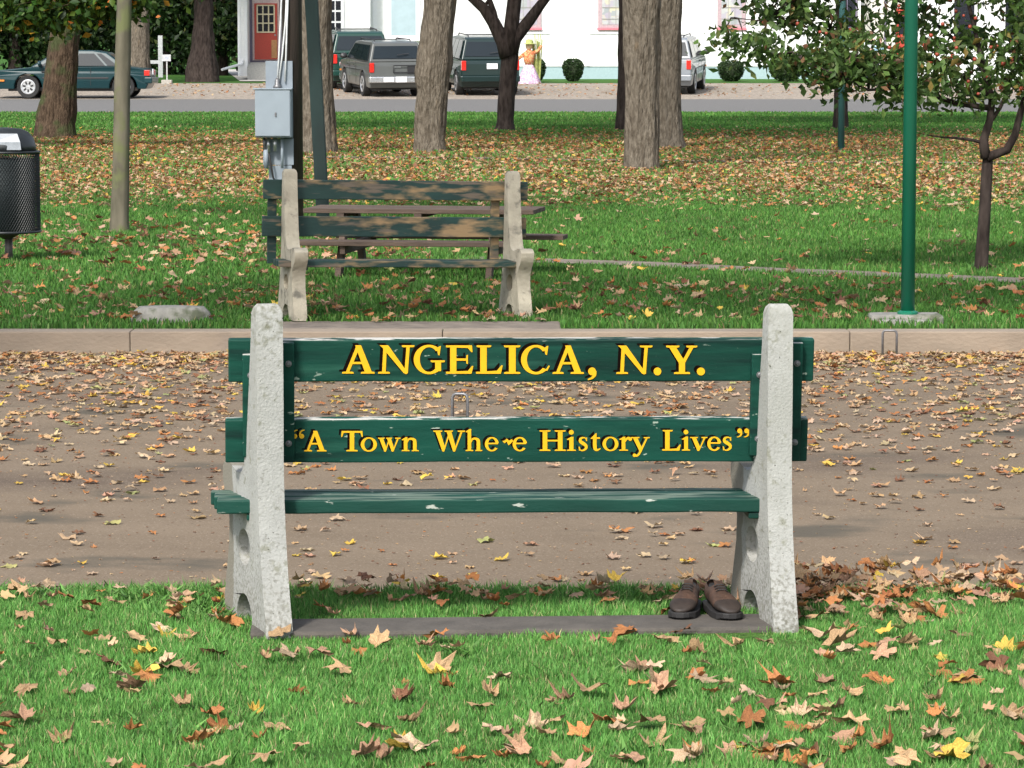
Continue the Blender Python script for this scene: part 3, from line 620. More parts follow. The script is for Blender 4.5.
# ------------------------------------------------------------ low picnic table
TIM = mat('old_brown_timber', (.085, .058, .042), rough=.85, var=.35, scale=9, stretch=(.5, 3, 3), bump=.004, bscale=30)
pt_ = at(425, 262, 21.6); pic = empty('picnic_table', (pt_.x, 21.6, 0), rz=R(-9)); tag(pic, 'low weathered brown picnic table with attached seats behind the far bench', 'picnic table')
for k in range(4):
    y = -.2+.135*k; b = MB(); b.board((-.77, y, .445), (.77, y, .445), .125, .03, seg=8, wob=.001); b.build('table_board', TIM, pic, bevel=.004)
for y0, xo in ((-.47, -.07), (-.355, -.07), (.40, .10), (.515, .10)):
    b = MB(); b.board((-.78+xo, y0, .245), (.78+xo, y0, .245), .11, .03, seg=8, wob=.001); b.build('seat_board', TIM, pic, bevel=.004)
for x in (-.52, .0, .52):
    b = MB(); b.board((x, -.26, .414), (x, .26, .414), .05, .03); b.build('cross_batten', TIM, pic, bevel=.002)
for x in (-.5, .5):
    for sg in (-1, 1):
        b = MB(); b.board((x, sg*.16, .43), (x, sg*.42, 0), .04, .08, up=(0, 1, 0)); b.build('leg', TIM, pic, bevel=.003)
    b = MB(); b.board((x+.045, -.5, .21), (x+.045, .55, .21), .035, .07); b.build('seat_bearer', TIM, pic, bevel=.003)

# ------------------------------------------------------------ trees
def bark(name, c, c2, sc=14, b_=.03):
    m = mat(name, c, rough=.95, scale=sc, col2=c2, thr=(.35, .65), stretch=(1, 1, .28), bump=b_, bscale=sc*1.2, spec=.15, detail=12); return m
BK_G = bark('grey_furrowed_bark', (.085, .070, .052), (.160, .138, .108), 26, .06)
add_layer(BK_G, (.24, .175, .105), 4, .64, .74, stretch=(1.5, 1.5, .3), detail=7)
BK_B = bark('brown_bark', (.040, .027, .018), (.095, .066, .044), 24, .06); add_layer(BK_B, (.05, .06, .025), 3, .5, .62, detail=5)
BK_D = bark('dark_bark', (.022, .016, .014), (.055, .042, .036), 20, .015)
BK_S = bark('smooth_mossy_bark', (.085, .078, .055), (.145, .130, .095), 10, .006); add_layer(BK_S, (.12, .13, .06), 5, .5, .62, detail=5)
def leaf_cards(C, size, cols, asp=.6, flat=0.0):
    """C (n,3) centres -> folded leaf quads (two triangles with a crease)"""
    n = len(C); d = rng.normal(size=(n, 3)); d[:, 2] -= .35; d /= np.linalg.norm(d, axis=1)[:, None]
    e = rng.normal(size=(n, 3)); e[:, 2] *= (1-flat); w = np.cross(d, e); w /= np.linalg.norm(w, axis=1)[:, None]+1e-9
    u = np.cross(w, d); s = (size*rng.uniform(.6, 1.25, n))[:, None]
    a = C-d*s*.5; t = C+d*s*.5; m1 = C+w*s*asp*.5+u*s*.12; m2 = C-w*s*asp*.5+u*s*.12
    V = np.stack([a, m1, t, m2], 1).reshape(-1, 3); i = np.arange(n)*4
    Fc = np.concatenate([np.stack([i, i+1, i+2], 1), np.stack([i, i+2, i+3], 1)])
    return V, Fc, np.concatenate([cols, cols])
def col_mix(n, pal, ws):
    p = np.array(pal); k = rng.choice(len(p), n, p=np.array(ws)/sum(ws)); return np.clip(p[k]*rng.uniform(.7, 1.3, (n, 1))*rng.uniform(.93, 1.07, (n, 3)), 0, .8)
G_LEAF = [(.045, .105, .018), (.075, .13, .022), (.03, .07, .014), (.28, .20, .03), (.34, .13, .03)]
def tree(label, base, prof, barkm, limbs=(), crown=None, cat='tree', nside=22, jit=.12, name='maple_tree', extra=None, cprops=None, group=None):
    """prof list of (dx, z, radius) relative to base; limbs list of (pts, radii); crown: list of (cx,cy,cz,rx,ry,rz,n_clumps) local"""
    root = empty(name, base); tag(root, label, cat, group)
    zs = [p[1] for p in prof]; N = max(8, int((zs[-1]-zs[0])/.09)); pts = []; rad = []
    for i in range(N+1):
        z = zs[0]+(zs[-1]-zs[0])*(i/N); pts.append((float(np.interp(z, zs, [p[0] for p in prof])), .05*math.sin(z*.9), z)); rad.append(float(np.interp(z, zs, [p[2] for p in prof])))
    b = MB(); b.tube(pts, rad, nside*2, jit=jit, fur=.15 if jit > .1 else .04)
    b2_pts = []
    for lp, lr in limbs: b.tube(lp, lr, 12, jit=jit*.6)
    tips = []
    if crown:
        cp = dict(leaf=.17, per=60, spread=.75, pal=G_LEAF, ws=(4, 3, 3, .6, .5)); cp.update(cprops or {})
        C = []; top = Vector(pts[-1])
        for (cx, cy, cz, rx, ry, rz, nc) in crown:
            for _ in range(nc):
                v = Vector(rng.normal(size=3)).normalized()*(random.random()**.45); c = Vector((cx+v.x*rx, cy+v.y*ry, cz+v.z*rz)); tips.append(c); nl = int(cp['per']*random.uniform(.5, 1.5))
                C.append(np.array(c)+rng.normal(size=(nl, 3))*cp['spread']*np.array([1, 1, .6])*random.uniform(.5, 1.1))
        step = cp.get('twig', 3)
        for c in tips[::step]:
            cand = [Vector(q_) for lp, lr in limbs for q_ in lp[1:]] if cp.get('near') else None
            s0 = min(cand, key=lambda q_: (q_-c).length) if cand else Vector(pts[int(len(pts)*random.uniform(.6, 1))-1]) if not limbs or random.random() < .4 else Vector(random.choice(random.choice(limbs)[0][1:]))
            mid = (s0+c)/2+Vector((random.uniform(-.2, .2), random.uniform(-.2, .2), random.uniform(.0, .3)))*(c-s0).length*.4
            r0 = cp.get('twr', .04); b.tube([s0, s0.lerp(mid, .5)+Vector((0, 0, .03)), mid, mid.lerp(c, .6), c], [r0, r0*.8, r0*.6, r0*.4, r0*.15], 6)
    b.build('trunk', barkm, root, smooth=True)
    if crown:
        C = np.concatenate(C)
        if 'clip' in cp: C = C[cp['clip'](C)]
        V, Fc, c = leaf_cards(C, cp['leaf'], col_mix(len(C), cp['pal'], cp['ws']), asp=cp.get('asp', .6)); o = np_mesh('crown', V, Fc, CROWNM, c); o.parent = root
    return root
def tp(px_l, px_r, py, Y):   # trunk at a picture height: (x, z, radius) in world
    a, c = at(px_l, py, Y), at(px_r, py, Y); return ((a.x+c.x)/2, a.z, (c.x-a.x)/2)
def trunk_from(Y, rows, top):
    ps = [tp(l, r, y, Y) for l, r, y in rows]; bx_ = ps[0][0]; gzv = gz(Y)
    prof = [(p[0]-bx_, p[1]-gzv, p[2]) for p in ps]; prof[0] = (prof[0][0], -.1, prof[0][2]*1.0)
    dx = prof[-1][0]; k = prof[-1][1]
    prof += [(dx+top[0], top[1], top[2])]
    return (bx_, Y, gzv), prof
def mk(label, Y, rows, top, bk, crown_n, cr=(4.2, 4.2, 3), cz=8.5, **kw):
    if Y > 45 and Y < 80 and top[1] > 4: top = (top[0], 9, top[2]); cz = 12; crown_n = int(crown_n*(2.8 if Y > 54 else 1.6)); cr = (5.5, 4.6, 2.4); kw.setdefault('cprops', dict(leaf=.30, per=70, spread=.8))
    base, prof = trunk_from(Y, rows, top)
    tx = prof[-1][0]; limbs = []
    for k in range(6):
        a = k*1.05+random.random(); z0 = top[1]*random.uniform(.62, .98); L = random.uniform(2.2, 3.6); x0 = float(np.interp(z0, [p[1] for p in prof], [p[0] for p in prof]))
        limbs.append(([(x0, 0, z0), (x0+math.cos(a)*L*.4, math.sin(a)*L*.4, z0+.9), (x0+math.cos(a)*L, math.sin(a)*L, z0+2.2+random.random())], [.13, .09, .03]))
    if 'limbs' in kw: limbs += kw.pop('limbs')
    return tree(label, base, prof, bk, limbs, [(tx, 0, cz, *cr, crown_n)], **kw)
mk('thick brown maple trunk by the street in front of the teal sedan', 56, [(31, 81, 137), (37, 76, 125), (42, 76.5, 100), (46, 77, 60), (50, 79, 30), (51, 80, 0)], (.2, 6, .2), BK_B, 55, cprops=dict(per=90))
mk('slender pale grey tree trunk between the sedan and the litter bin', 26.6, [(107.5, 131.5, 233), (110, 129, 222), (112, 129, 180), (113.5, 129.5, 90), (116, 131, 0)], (.05, 4.2, .05), BK_S, 26, cr=(2.2, 2.0, 1.5), cz=5.6, nside=18, jit=.05, cprops=dict(per=60, leaf=.13, spread=.5))
mk('grey furrowed tree trunk directly behind the meter box and leaning post', 47.8, [(295, 343, 154), (298, 338, 140), (301, 334, 100), (300, 332, 50), (298, 331, 0)], (.1, 6, .2), BK_G, 45)
mk('grey tree trunk with a bulge and bare bark patch, right of the grey wagon', 48.3, [(411, 450, 151), (414.5, 446, 140), (416, 447, 110), (417.5, 449, 92), (413.5, 450, 76), (416.5, 451.5, 62), (421, 453, 30), (424, 455, 0)], (.4, 6, .2), BK_G, 50)
E_Y = 61
e0 = at(505.5, 130, E_Y); le = lambda px, py: (at(px, py, E_Y).x-e0.x, 0, at(px, py, E_Y).z-gz(E_Y))
mk('small dark forked tree in front of the dark green wagon', E_Y, [(491, 519, 130), (497, 514, 124), (498, 515, 100), (501, 518, 60), (500, 519, 48), (505, 515, 30)], (.15, 3.6, .07), BK_D, 30, cr=(3, 3, 1.3), cz=4.6, jit=.08, name='forked_tree',
   limbs=[([le(509, 56), le(504, 42), le(494, 22), le(484, 8), le(466, -8), le(448, -25)], [.17, .14, .12, .10, .08, .04]), ([le(511, 52), le(516, 38), le(530, 20), le(541, 5), le(556, -14), le(570, -30)], [.15, .12, .11, .09, .07, .04]), ([le(511, 52), le(512, 26), le(515, 0), le(517, -30)], [.15, .14, .13, .08]), ([le(498, 30), le(494, 12), le(490, 0), le(486, -20)], [.07, .06, .05, .03])], cprops=dict(per=70, clip=lambda C: C[:, 2] > 2.75))
mk('largest pale grey trunk standing nearest on the lawn right of centre', 41.3, [(622, 663, 169), (624.5, 660, 158), (626, 660, 120), (624, 660, 60), (622, 661, 0)], (-.05, 6, .22), BK_G, 55)
mk('grey trunk close behind and right of the largest trunk', 50, [(650, 690, 147), (655, 684, 135), (657, 681.5, 110), (656, 681.5, 60), (654, 682, 0)], (.1, 6, .2), BK_G, 45)
mk('dark trunk mostly hidden behind the left edge of the largest trunk', 61, [(614, 645, 130), (617.5, 641, 110), (618, 641, 60), (619, 642, 0)], (.0, 6, .2), BK_D, 45)
mk('dark trunk standing behind the teal pole on the right', 63, [(832, 850, 127), (834.5, 848, 110), (835, 847, 60), (836, 847, 0)], (.0, 5, .12), BK_D, 40)
mk('dark tree trunk near the wooded corner left of the house', 106, [(184, 222, 66), (190, 216, 55), (193, 213, 30), (194, 212, 0)], (.0, 7, .25), BK_D, 45, cr=(4, 4, 4), cz=7, cprops=dict(leaf=.3))
mk('pale trunk behind the boot of the teal sedan', 104, [(126, 152, 70), (129, 150, 60), (130, 149, 40), (130, 149, 20)], (.0, 6, .22), BK_G, 30, cz=7, cprops=dict(leaf=.3))

# drooping maple branches at the top left: belongs to a maple out of the frame, spread over the lawn
PA = [(.04, .10, .018), (.08, .14, .02), (.025, .06, .012), (.45, .26, .03), (.48, .15, .03)]
cr = []
o_ = at(-40, 130, 50)
for px, py, w, n_ in ((10, 8, .8, 7), (60, 14, .8, 8), (100, 10, .7, 8), (150, 12, .8, 9), (190, 6, .7, 6), (225, 2, .5, 4), (30, -12, 1.6, 10), (130, -14, 1.6, 12), (225, -14, 1.2, 6)):
    c = at(px, py, 50); cr.append((c.x-o_.x, 0, c.z, w, .7, .16, n_))
tree('overhanging maple at the left edge with low orange tinged branches', (o_.x-1.5, 50, 0), [(0, -.1, .3), (0, .5, .24), (.1, 3, .2), (.3, 6, .12)], BK_B, [([(.1, 0, 2.6), (2.5, 0, 2.75), (6.5, 0, 2.6)], [.12, .08, .02])], cr, cprops=dict(leaf=.15, per=95, spread=.30, pal=PA, ws=(4, 3, 4, .35, .3), twig=2, twr=.02))
c = at(90, 26, 48); tree
# orange spray of leaves
C = np.array(at(90, 25, 49.5))+rng.normal(size=(60, 3))*np.array([.13, .2, .09]); 
# shade tree beside the court, out of the frame on the left
tree('tall maple beside the court, out of frame, that shades the far bench', (-5.6, 12.5, 0), [(0, -.1, .35), (0, .5, .27), (.1, 3, .22), (.3, 7, .12)], BK_G, [([(.1, 0, 4), (2, .3, 5.6), (4.5, .6, 6.6)], [.14, .1, .03])], [(2.6, .5, 7.3, 3.4, 1.1, .9, 46), (7.5, .4, 7.3, 3.2, 1.1, .8, 38)], cprops=dict(leaf=.2, per=70, spread=.5))

# ---- apple tree
APL = [(.075, .135, .035), (.10, .17, .04), (.055, .095, .026), (.13, .16, .05), (.20, .10, .05), (.26, .19, .05)]
AY = gnd(981.5, 271).y; ab = at(981.5, 270, AY)
la = lambda px, py, dy=0: (at(px, py, AY+dy).x-ab.x, dy, at(px, py, AY+dy).z)
alimbs = [([la(986, 158), la(984, 146), la(984, 139), la(990, 120), la(992, 100), la(984, 70), la(975, 30), la(960, -30)], [.05, .045, .04, .035, .034, .028, .02, .012]),
          ([la(987, 158), la(996, 154), la(1007, 150), la(1015, 135), la(1020, 115), la(1027, 90), la(1040, 40), la(1050, -40)], [.045, .042, .04, .036, .032, .03, .02, .012]),
          ([la(984, 143), la(972, 140), la(955, 138), la(940, 137), la(927, 135, -.1)], [.018, .015, .012, .008, .004]),
          ([la(991, 108), la(975, 106), la(955, 103), la(932, 95), la(900, 88, -.3), la(868, 90, -.4), la(845, 78, -.5), la(800, 60, -.6)], [.028, .026, .024, .02, .016, .013, .01, .004]),
          ([la(988, 125), la(1000, 108), la(1010, 85), la(1016, 60)], [.022, .018, .014, .008]),
          ([la(992, 98), la(968, 80), la(930, 60, .2), la(880, 45, .3), la(830, 30, .2), la(770, 22, 0), la(735, 18, 0)], [.026, .022, .018, .015, .012, .008, .003]),
          ([la(984, 70), la(955, 40, .4), la(920, 10, .5), la(860, -15, .4), la(800, -30, .3)], [.022, .018, .014, .01, .005])]
cr = []
for px, py, dy, w, h, n_ in ((800, 62, -.5, .20, .07, 9), (835, 48, -.3, .26, .09, 14), (790, 12, 0, .22, .09, 13), (848, 78, -.4, .22, .07, 10), (860, 30, 0, .22, .12, 7), (880, 66, -.3, .25, .12, 14), (905, 92, -.3, .16, .05, 8), (935, 65, -.1, .25, .14, 10), (960, 95, 0, .22, .06, 7), (925, 20, .3, .3, .14, 9), (975, 50, .2, .28, .2, 11), (1010, 75, 0, .22, .18, 10), (1015, 20, 0, .3, .2, 11), (765, -12, 0, .3, .05, 10), (845, -22, 0, .5, .12, 22), (950, -25, 0, .7, .2, 28), (1040, 60, 0, .3, .3, 14), (1060, -10, 0, .5, .3, 20), (930, -110, 0, .9, .5, 45), (1010, -90, 0, .8, .5, 35), (728, 42, -.4, .10, .03, 3), (752, 38, -.4, .12, .04, 4), (770, 52, -.4, .14, .05, 5)):
    c = la(px, py, dy); cr.append((c[0], c[1], c[2], w, .32, h, int(n_*1.25)))
alimbs = [(p_, [q_*.74 for q_ in r_]) for p_, r_ in alimbs]
apt = tree('small spreading apple tree with red fruit at the right edge', (ab.x, AY, 0), [(0, -.05, .062), (.0, .05, .046), (.02, .4, .040), (.035, .75, .038), (.04, .80, .034)], BK_D, alimbs, cr, nside=14, jit=.06, name='apple_tree',
           cprops=dict(near=True, leaf=.074, per=27, spread=.125, asp=.5, pal=APL, ws=(4, 4, 3, 1.2, .5, .35), twig=3, twr=.008))
APPLE = mat('red_apple_skin', (.26, .02, .018), rough=.45, scale=30, col2=(.30, .07, .03)); ap0 = None
pool = [(random.uniform(745, 1040), random.uniform(-15, 100)) for _ in range(400)]
k = 0
for px, py in pool:
    dens = (px > 800 and py < 70+ (px-800)*.25) or (py < 25)
    if not dens: continue
    x, y, z = la(px, py, random.uniform(-.45, .1))
    if ap0 is None:
        b = MB(); b.lathe([(.004, .020), (.012, .026), (.022, .018), (.026, .002), (.022, -.014), (.012, -.022), (.003, -.019)], 10); ap0 = b.build('apple', APPLE, apt, smooth=True); o = ap0
    else: o = ap0.copy(); COL.objects.link(o); o.parent = apt
    o.location = (x, y, z); s_ = random.uniform(.38, .62); o.scale = (s_,)*3; k += 1
    if k >= 60: break

# ------------------------------------------------------------ buildings
def siding(name, c):
    m = mat(name, c, rough=.6, var=.03, scale=3); N, L = nodes(m); b = N['Principled BSDF']
    tc = N.new('ShaderNodeTexCoord'); sx = N.new('ShaderNodeSeparateXYZ'); L.new(tc.outputs['Object'], sx.inputs[0])
    mu = N.new('ShaderNodeMath'); mu.operation = 'MULTIPLY'; mu.inputs[1].default_value = 1/.125; L.new(sx.outputs[2], mu.inputs[0])
    fr = N.new('ShaderNodeMath'); fr.operation = 'FRACT'; L.new(mu.outputs[0], fr.inputs[0])
    bp = N.new('ShaderNodeBump'); bp.inputs['Strength'].default_value = .8; bp.inputs['Distance'].default_value = .02; L.new(fr.outputs[0], bp.inputs['Height']); L.new(bp.outputs[0], b.inputs['Normal'])
    return m
SID = siding('white_clapboard', (.86, .86, .86)); SID2 = siding('cream_clapboard', (.70, .67, .60))
TRIM = mat('white_trim', (.85, .85, .86), rough=.5, var=.03); FND = mat('pale_blue_foundation', (.30, .41, .43), rough=.8, var=.06)
ROOF = mat('grey_shingle', (.09, .09, .095), rough=.9, var=.25, scale=20); REDD = mat('red_door_paint', (.42, .045, .025), rough=.45, var=.1)
GLS = mat('dark_window_glass', (.02, .022, .03), rough=.06, spec=.8); PUR = mat('mauve_casing', (.16, .14, .20), rough=.6)
CUR = mat('pale_curtain_glass', (.36, .46, .50), rough=.25, var=.06, scale=4)
YB = 110.0; gB = gz(YB)
def bxx(px, Y=YB): return (px-W_/2)/F*Y
def bzz(py, Y=YB): return at(500, py, Y).z
def part(m, name, root, a, c, bevel=0, **kw):
    b = MB(); b.box(a, c); return b.build(name, m, root, bevel=bevel)
def stained_window(root, px0, px1, pyb, yf):
    x0, x1 = bxx(px0, yf), bxx(px1, yf); zb = bzz(pyb, yf); zt = zb+2.2
    fr = part(mat('mauve_window_frame', (.40, .30, .32), rough=.6), 'window', root, (x0, yf-.05, zb), (x1, yf+.01, zt))
    part(mat('pink_sill', (.60, .18, .22), rough=.6), 'sill', fr, (x0-.03, yf-.10, zb-.09), (x1+.03, yf-.052, zb-.0), .01)
    m = MATS.get('stained_glass')
    if not m:
        m = bpy.data.materials.new('stained_glass'); m.use_nodes = True; MATS['stained_glass'] = m; N, L = nodes(m); bs = N['Principled BSDF']; bs.inputs['Roughness'].default_value = .3
        tc = N.new('ShaderNodeTexCoord'); vo = N.new('ShaderNodeTexVoronoi'); vo.distance = 'CHEBYCHEV'; vo.inputs['Scale'].default_value = 5.5; L.new(tc.outputs['Object'], vo.inputs[0])
        ra = N.new('ShaderNodeValToRGB'); e = ra.color_ramp.elements; e[0].color = (.20, .24, .26, 1); e[1].color = (.62, .60, .34, 1); q = e.new(.4); q.color = (.45, .46, .45, 1); q = e.new(.7); q.color = (.36, .33, .40, 1)
        L.new(vo.outputs['Color'], ra.inputs[0]); L.new(ra.outputs[0], bs.inputs['Base Color'])
    w = x1-x0; part(m, 'stained_pane', fr, (x0+w*.14, yf-.056, zb+.10), (x1-w*.14, yf-.051, zt-.1))
    b = MB()
    for k in (1, 2): b.box((x0+w*(.14+.72*k/3)-.01, yf-.064, zb+.1), (x0+w*(.14+.72*k/3)+.01, yf-.0565, zt-.1))
    for k in range(5): b.box((x0+w*.14, yf-.073, zb+.28+.38*k), (x1-w*.14, yf-.0645, zb+.30+.38*k))
    b.build('glazing_bars', mat('lead_came', (.30, .29, .27), rough=.5), fr)
    part(TRIM, 'drip_board', root, (x0-.28, yf-.030, zb-.22), (x1+.28, yf-.0005, zb-.15))
# church nave (long white front)
ch = empty('church', (bxx(600), YB, gB)); tag(ch, 'long white clapboard church with stained glass windows behind the parked wagons', 'church')
def CH(m, name, a, c, root=ch, bevel=0):
    return part(m, name, root, a, c, bevel)
def shift(root):
    for o in root.children: o.location = (-root.location.x, -root.location.y, -root.location.z)
xw0, xw1 = bxx(372), bxx(857)
CH(FND, 'foundation', (xw0, YB-.03, gB-.5), (xw1, YB+9, bzz(66.5)))
wl = CH(SID, 'wall', (xw0-.04, YB-.06, bzz(66.5)+.001), (xw1+.04, YB+9, gB+5.2))
b = MB(); zr = gB+5.2
b.add([(xw0-.4, YB-.5, zr), (xw1+.4, YB-.5, zr), (xw1+.4, YB+4.5, zr+4.2), (xw0-.4, YB+4.5, zr+4.2), (xw0-.4, YB+9.5, zr), (xw1+.4, YB+9.5, zr)], [(0, 1, 2, 3), (3, 2, 5, 4), (0, 3, 4), (1, 5, 2), (0, 4, 5, 1)]); b.build('roof', ROOF, ch)
yf = YB-.061
for px0, px1 in ((512, 541), (597.5, 626), (716, 744)): stained_window(ch, px0, px1, 27.5, yf)
CH(TRIM, 'corner_board', (bxx(374), yf-.03, bzz(66)), (bxx(378), yf-.001, gB+5)); CH(TRIM, 'pilaster', (bxx(586), yf-.02, bzz(66)), (bxx(589), yf-.001, gB+5))
CH(TRIM, 'pilaster', (bxx(690), yf-.02, bzz(66)), (bxx(692.5), yf-.001, gB+5)); CH(TRIM, 'corner_board', (bxx(470), yf-.03, bzz(66)), (bxx(473), yf-.001, gB+5))
w = CH(TRIM, 'window', (bxx(387.5), yf-.06, bzz(38)), (bxx(421), yf-.001, gB+4.2)); CH(CUR, 'pane', (bxx(392), yf-.068, bzz(35.5)), (bxx(416.5), yf-.061, gB+4), w)
CH(TRIM, 'sill', (bxx(386), yf-.11, bzz(41)), (bxx(423), yf-.0605, bzz(38)-.001), w)
w = CH(PUR, 'window', (bxx(843), yf-.05, bzz(28)), (bxx(855), yf-.001, bzz(0)+1)); CH(GLS, 'pane', (bxx(845), yf-.058, bzz(27)), (bxx(853), yf-.051, bzz(0)+.9), w)
# porch bay at the right end with red door
xb0 = bxx(857.5)
def copybay():
    rt = empty('church_porch', (bxx(880), YB-2, gB)); tag(rt, 'cream clapboard porch with a red door at the right end of the church', 'porch')
    y0 = YB-2
    CH(SID2, 'wall', (bxx(862), y0, gB-.4), (bxx(886), YB-.1, gB+4.2), rt); CH(SID, 'side_wall', (bxx(903), y0, gB-.4), (bxx(1100), YB+6, gB+4.2), rt)
    CH(SID2, 'door_surround', (bxx(886.1), y0+.25, gB-.4), (bxx(902.9), YB-.1, gB+4.2), rt)
    d = CH(REDD, 'door', (bxx(887.5), y0+.17, gB+.25), (bxx(901.5), y0+.249, gB+2.35), rt); CH(GLS, 'door_pane', (bxx(890), y0+.16, gB+1.5), (bxx(899), y0+.169, gB+2.1), d)
    CH(PUR, 'downpipe', (bxx(875), y0-.06, gB), (bxx(877), y0-.001, gB+4.1), rt)
    b = MB(); b.box((bxx(860), y0-.4, gB+4.201), (bxx(1102), YB+6.3, gB+4.45)); b.build('roof', ROOF, rt)
    CH(mat('porch_step', (.4, .39, .36)), 'step', (bxx(882), y0-.7, gB-.2), (bxx(905), y0-.001, gB+.22), rt)
    for px in (940, 990): 
        w_ = CH(TRIM, 'window', (bxx(px), y0-.05, gB+1.2), (bxx(px+26), y0-.001, gB+2.9), rt); CH(GLS, 'pane', (bxx(px+3), y0-.056, gB+1.28), (bxx(px+23), y0-.051, gB+2.82), w_)
    shift(rt)
copybay(); shift(ch)
# house with recessed red door at left
hs = empty('house', (bxx(290), YB, gB)); tag(hs, 'white clapboard house with a recessed red front door left of the church', 'house')
yh = YB-1.0
HX = lambda px: (px-W_/2)/F*yh
z0h = bzz(67, yh)
CH(SID, 'wall', (HX(239.5), yh, z0h-.3), (HX(249), yh+3, gB+5), hs); CH(SID, 'front_wall', (HX(283), yh-.0, z0h-.3), (HX(371), YB+5, gB+5), hs)
CH(PUR, 'recess_wall', (HX(249.05), yh+.9, z0h-.3), (HX(282.9), yh+3, gB+5), hs)
CH(TRIM, 'corner_board', (HX(239.3), yh-.03, z0h-.3), (HX(242), yh-.001, gB+5), hs); CH(TRIM, 'corner_board', (HX(246), yh-.03, z0h-.3), (HX(248.5), yh-.001, gB+5), hs)
yd = yh+.9
fr = CH(mat('pinkish_door_frame', (.55, .45, .44)), 'door_frame', (HX(252), yd-.06, bzz(60.5, yh)), (HX(279), yd-.001, bzz(0)+.5), hs)
dr = CH(REDD, 'door', (HX(254), yd-.10, bzz(59.5, yh)), (HX(277), yd-.061, bzz(3, yh)), hs)
CH(GLS, 'door_pane', (HX(257), yd-.106, bzz(32, yh)), (HX(274), yd-.101, bzz(5, yh)), dr)
b = MB()
for k in range(4): x = HX(257+17*k/3); b.box((x-.022, yd-.118, bzz(32.5, yh)), (x+.022, yd-.107, bzz(5, yh)))
for k in range(4): z = bzz(32-9*k, yh); b.box((HX(256.7), yd-.130, z-.022), (HX(274.3), yd-.1185, z+.022))
b.build('glazing_bars', mat('cream_bars', (.62, .55, .38)), dr)
b = MB(); b.lathe([(.02, 0), (.035, .02), (.02, .045)], 12); b.v = [(x+HX(274.8), yd-.105-z, y+bzz(35, yh)) for x, y, z in b.v]; b.build('handle', STEEL, dr)
part(mat('tan_panel', (.45, .24, .10)), 'kick_panel', dr, (HX(271), yd-.112, bzz(58, yh)), (HX(276.5), yd-.101, bzz(40, yh)))
for k in range(3): CH(mat('porch_step', (.30, .28, .26), rough=.9), 'step', (HX(249.2), yh-.25+.3*k, gB-.3), (HX(283), yh+.899, bzz(66.6-2.1*k, yh)), hs)
b = MB(); zr = gB+5.001
b.add([(HX(236), yh-.4, zr), (HX(372.5), yh-.4, zr), (HX(372.5), yh+3.5, zr+2.6), (HX(236), yh+3.5, zr+2.6), (HX(236), yh+7, zr), (HX(372.5), yh+7, zr)], [(0, 1, 2, 3), (3, 2, 5, 4), (0, 3, 4), (1, 5, 2), (0, 4, 5, 1)]); b.build('roof', ROOF, hs)
w = CH(TRIM, 'window', (HX(326), yh-.05, bzz(34)), (HX(345), yh-.001, bzz(0)+.8), hs)
b = MB()
for k in range(4):
    z1 = bzz(32-11*k, yh); b.box((HX(331), yh-.058, z1), (HX(335.8), yh-.051, z1+.30)); b.box((HX(337), yh-.058, z1), (HX(342), yh-.051, z1+.30))
b.build('panes', GLS, w)
b = MB(); b.tube([(HX(244), yh-.05, z0h+.25), (HX(243), yh-.08, z0h+.10), (HX(226), yh-1.0, z0h-.08)], .045, 8); b.build('downspout', TRIM, hs)
shift(hs)
# concrete door path
p0, p1, p2, p3 = gnd(224, 70), gnd(272, 70), gnd(278, 82), gnd(240, 82)
b = MB(); b.add([(q.x, q.y, gz(q.y)+.03) for q in (p3, p2, p1, p0)], [(0, 1, 2, 3)]); tag(b.build('door_path', mat('path_pale', (.42, .40, .36), rough=.9)), kind='structure')

# shrubs
def shrub(px, top, bot, w, label, Y=106.5, sq=1.0):
    p = at(px, bot, Y); h = (bot-top)/ppm(Y); r = w/ppm(Y)/2; g = gz(Y); root = empty('shrub', (p.x, Y, g)); tag(root, label, 'shrub', 'clipped shrubs along the church wall')
    n = 2600; d = rng.normal(size=(n, 3)); d /= np.linalg.norm(d, axis=1)[:, None]; ra = rng.uniform(.72, 1.03, n)[:, None]**.6
    d = np.sign(d)*np.abs(d)**.75
    C = d*ra*np.array([r, r*.9, h/2]); C[:, 2] += h/2; nar = .72+.28*np.clip(C[:, 2]/h*1.6, 0, 1); C[:, 0] *= nar; C[:, 1] *= nar; C = C[C[:, 2] > .03]
    V, Fc, c = leaf_cards(C, .07, col_mix(len(C), [(.03, .06, .02), (.045, .085, .025), (.02, .04, .014)], (3, 2, 2))); o = np_mesh('foliage', V, Fc, CROWNM, c); o.parent = root
    b = MB(); b.tube([(0, 0, -.05), (.02, 0, h*.35), (0, .02, h*.8)], [.03, .025, .01], 8); b.v += []; b.build('stem', BK_D, root)
    b = MB(); b.lathe([(r*.45, h*.12), (r*.75, h*.4), (r*.8, h*.7), (r*.4, h*.88)], 14); b.build('twiggy_core', mat('shrub_core', (.02, .03, .012), rough=1), root, smooth=True)
shrub(573, 53, 76, 22, 'round topped clipped shrub under the church window left of the big trunk')
shrub(536, 55, 78, 20, 'dark shrub beside the harvest figure, left of the other shrubs')
shrub(731, 56.5, 78, 28, 'wide square clipped shrub just right of the silver wagon')
shrub(786, 52, 78, 38, 'large clipped shrub partly hidden behind the apple leaves')

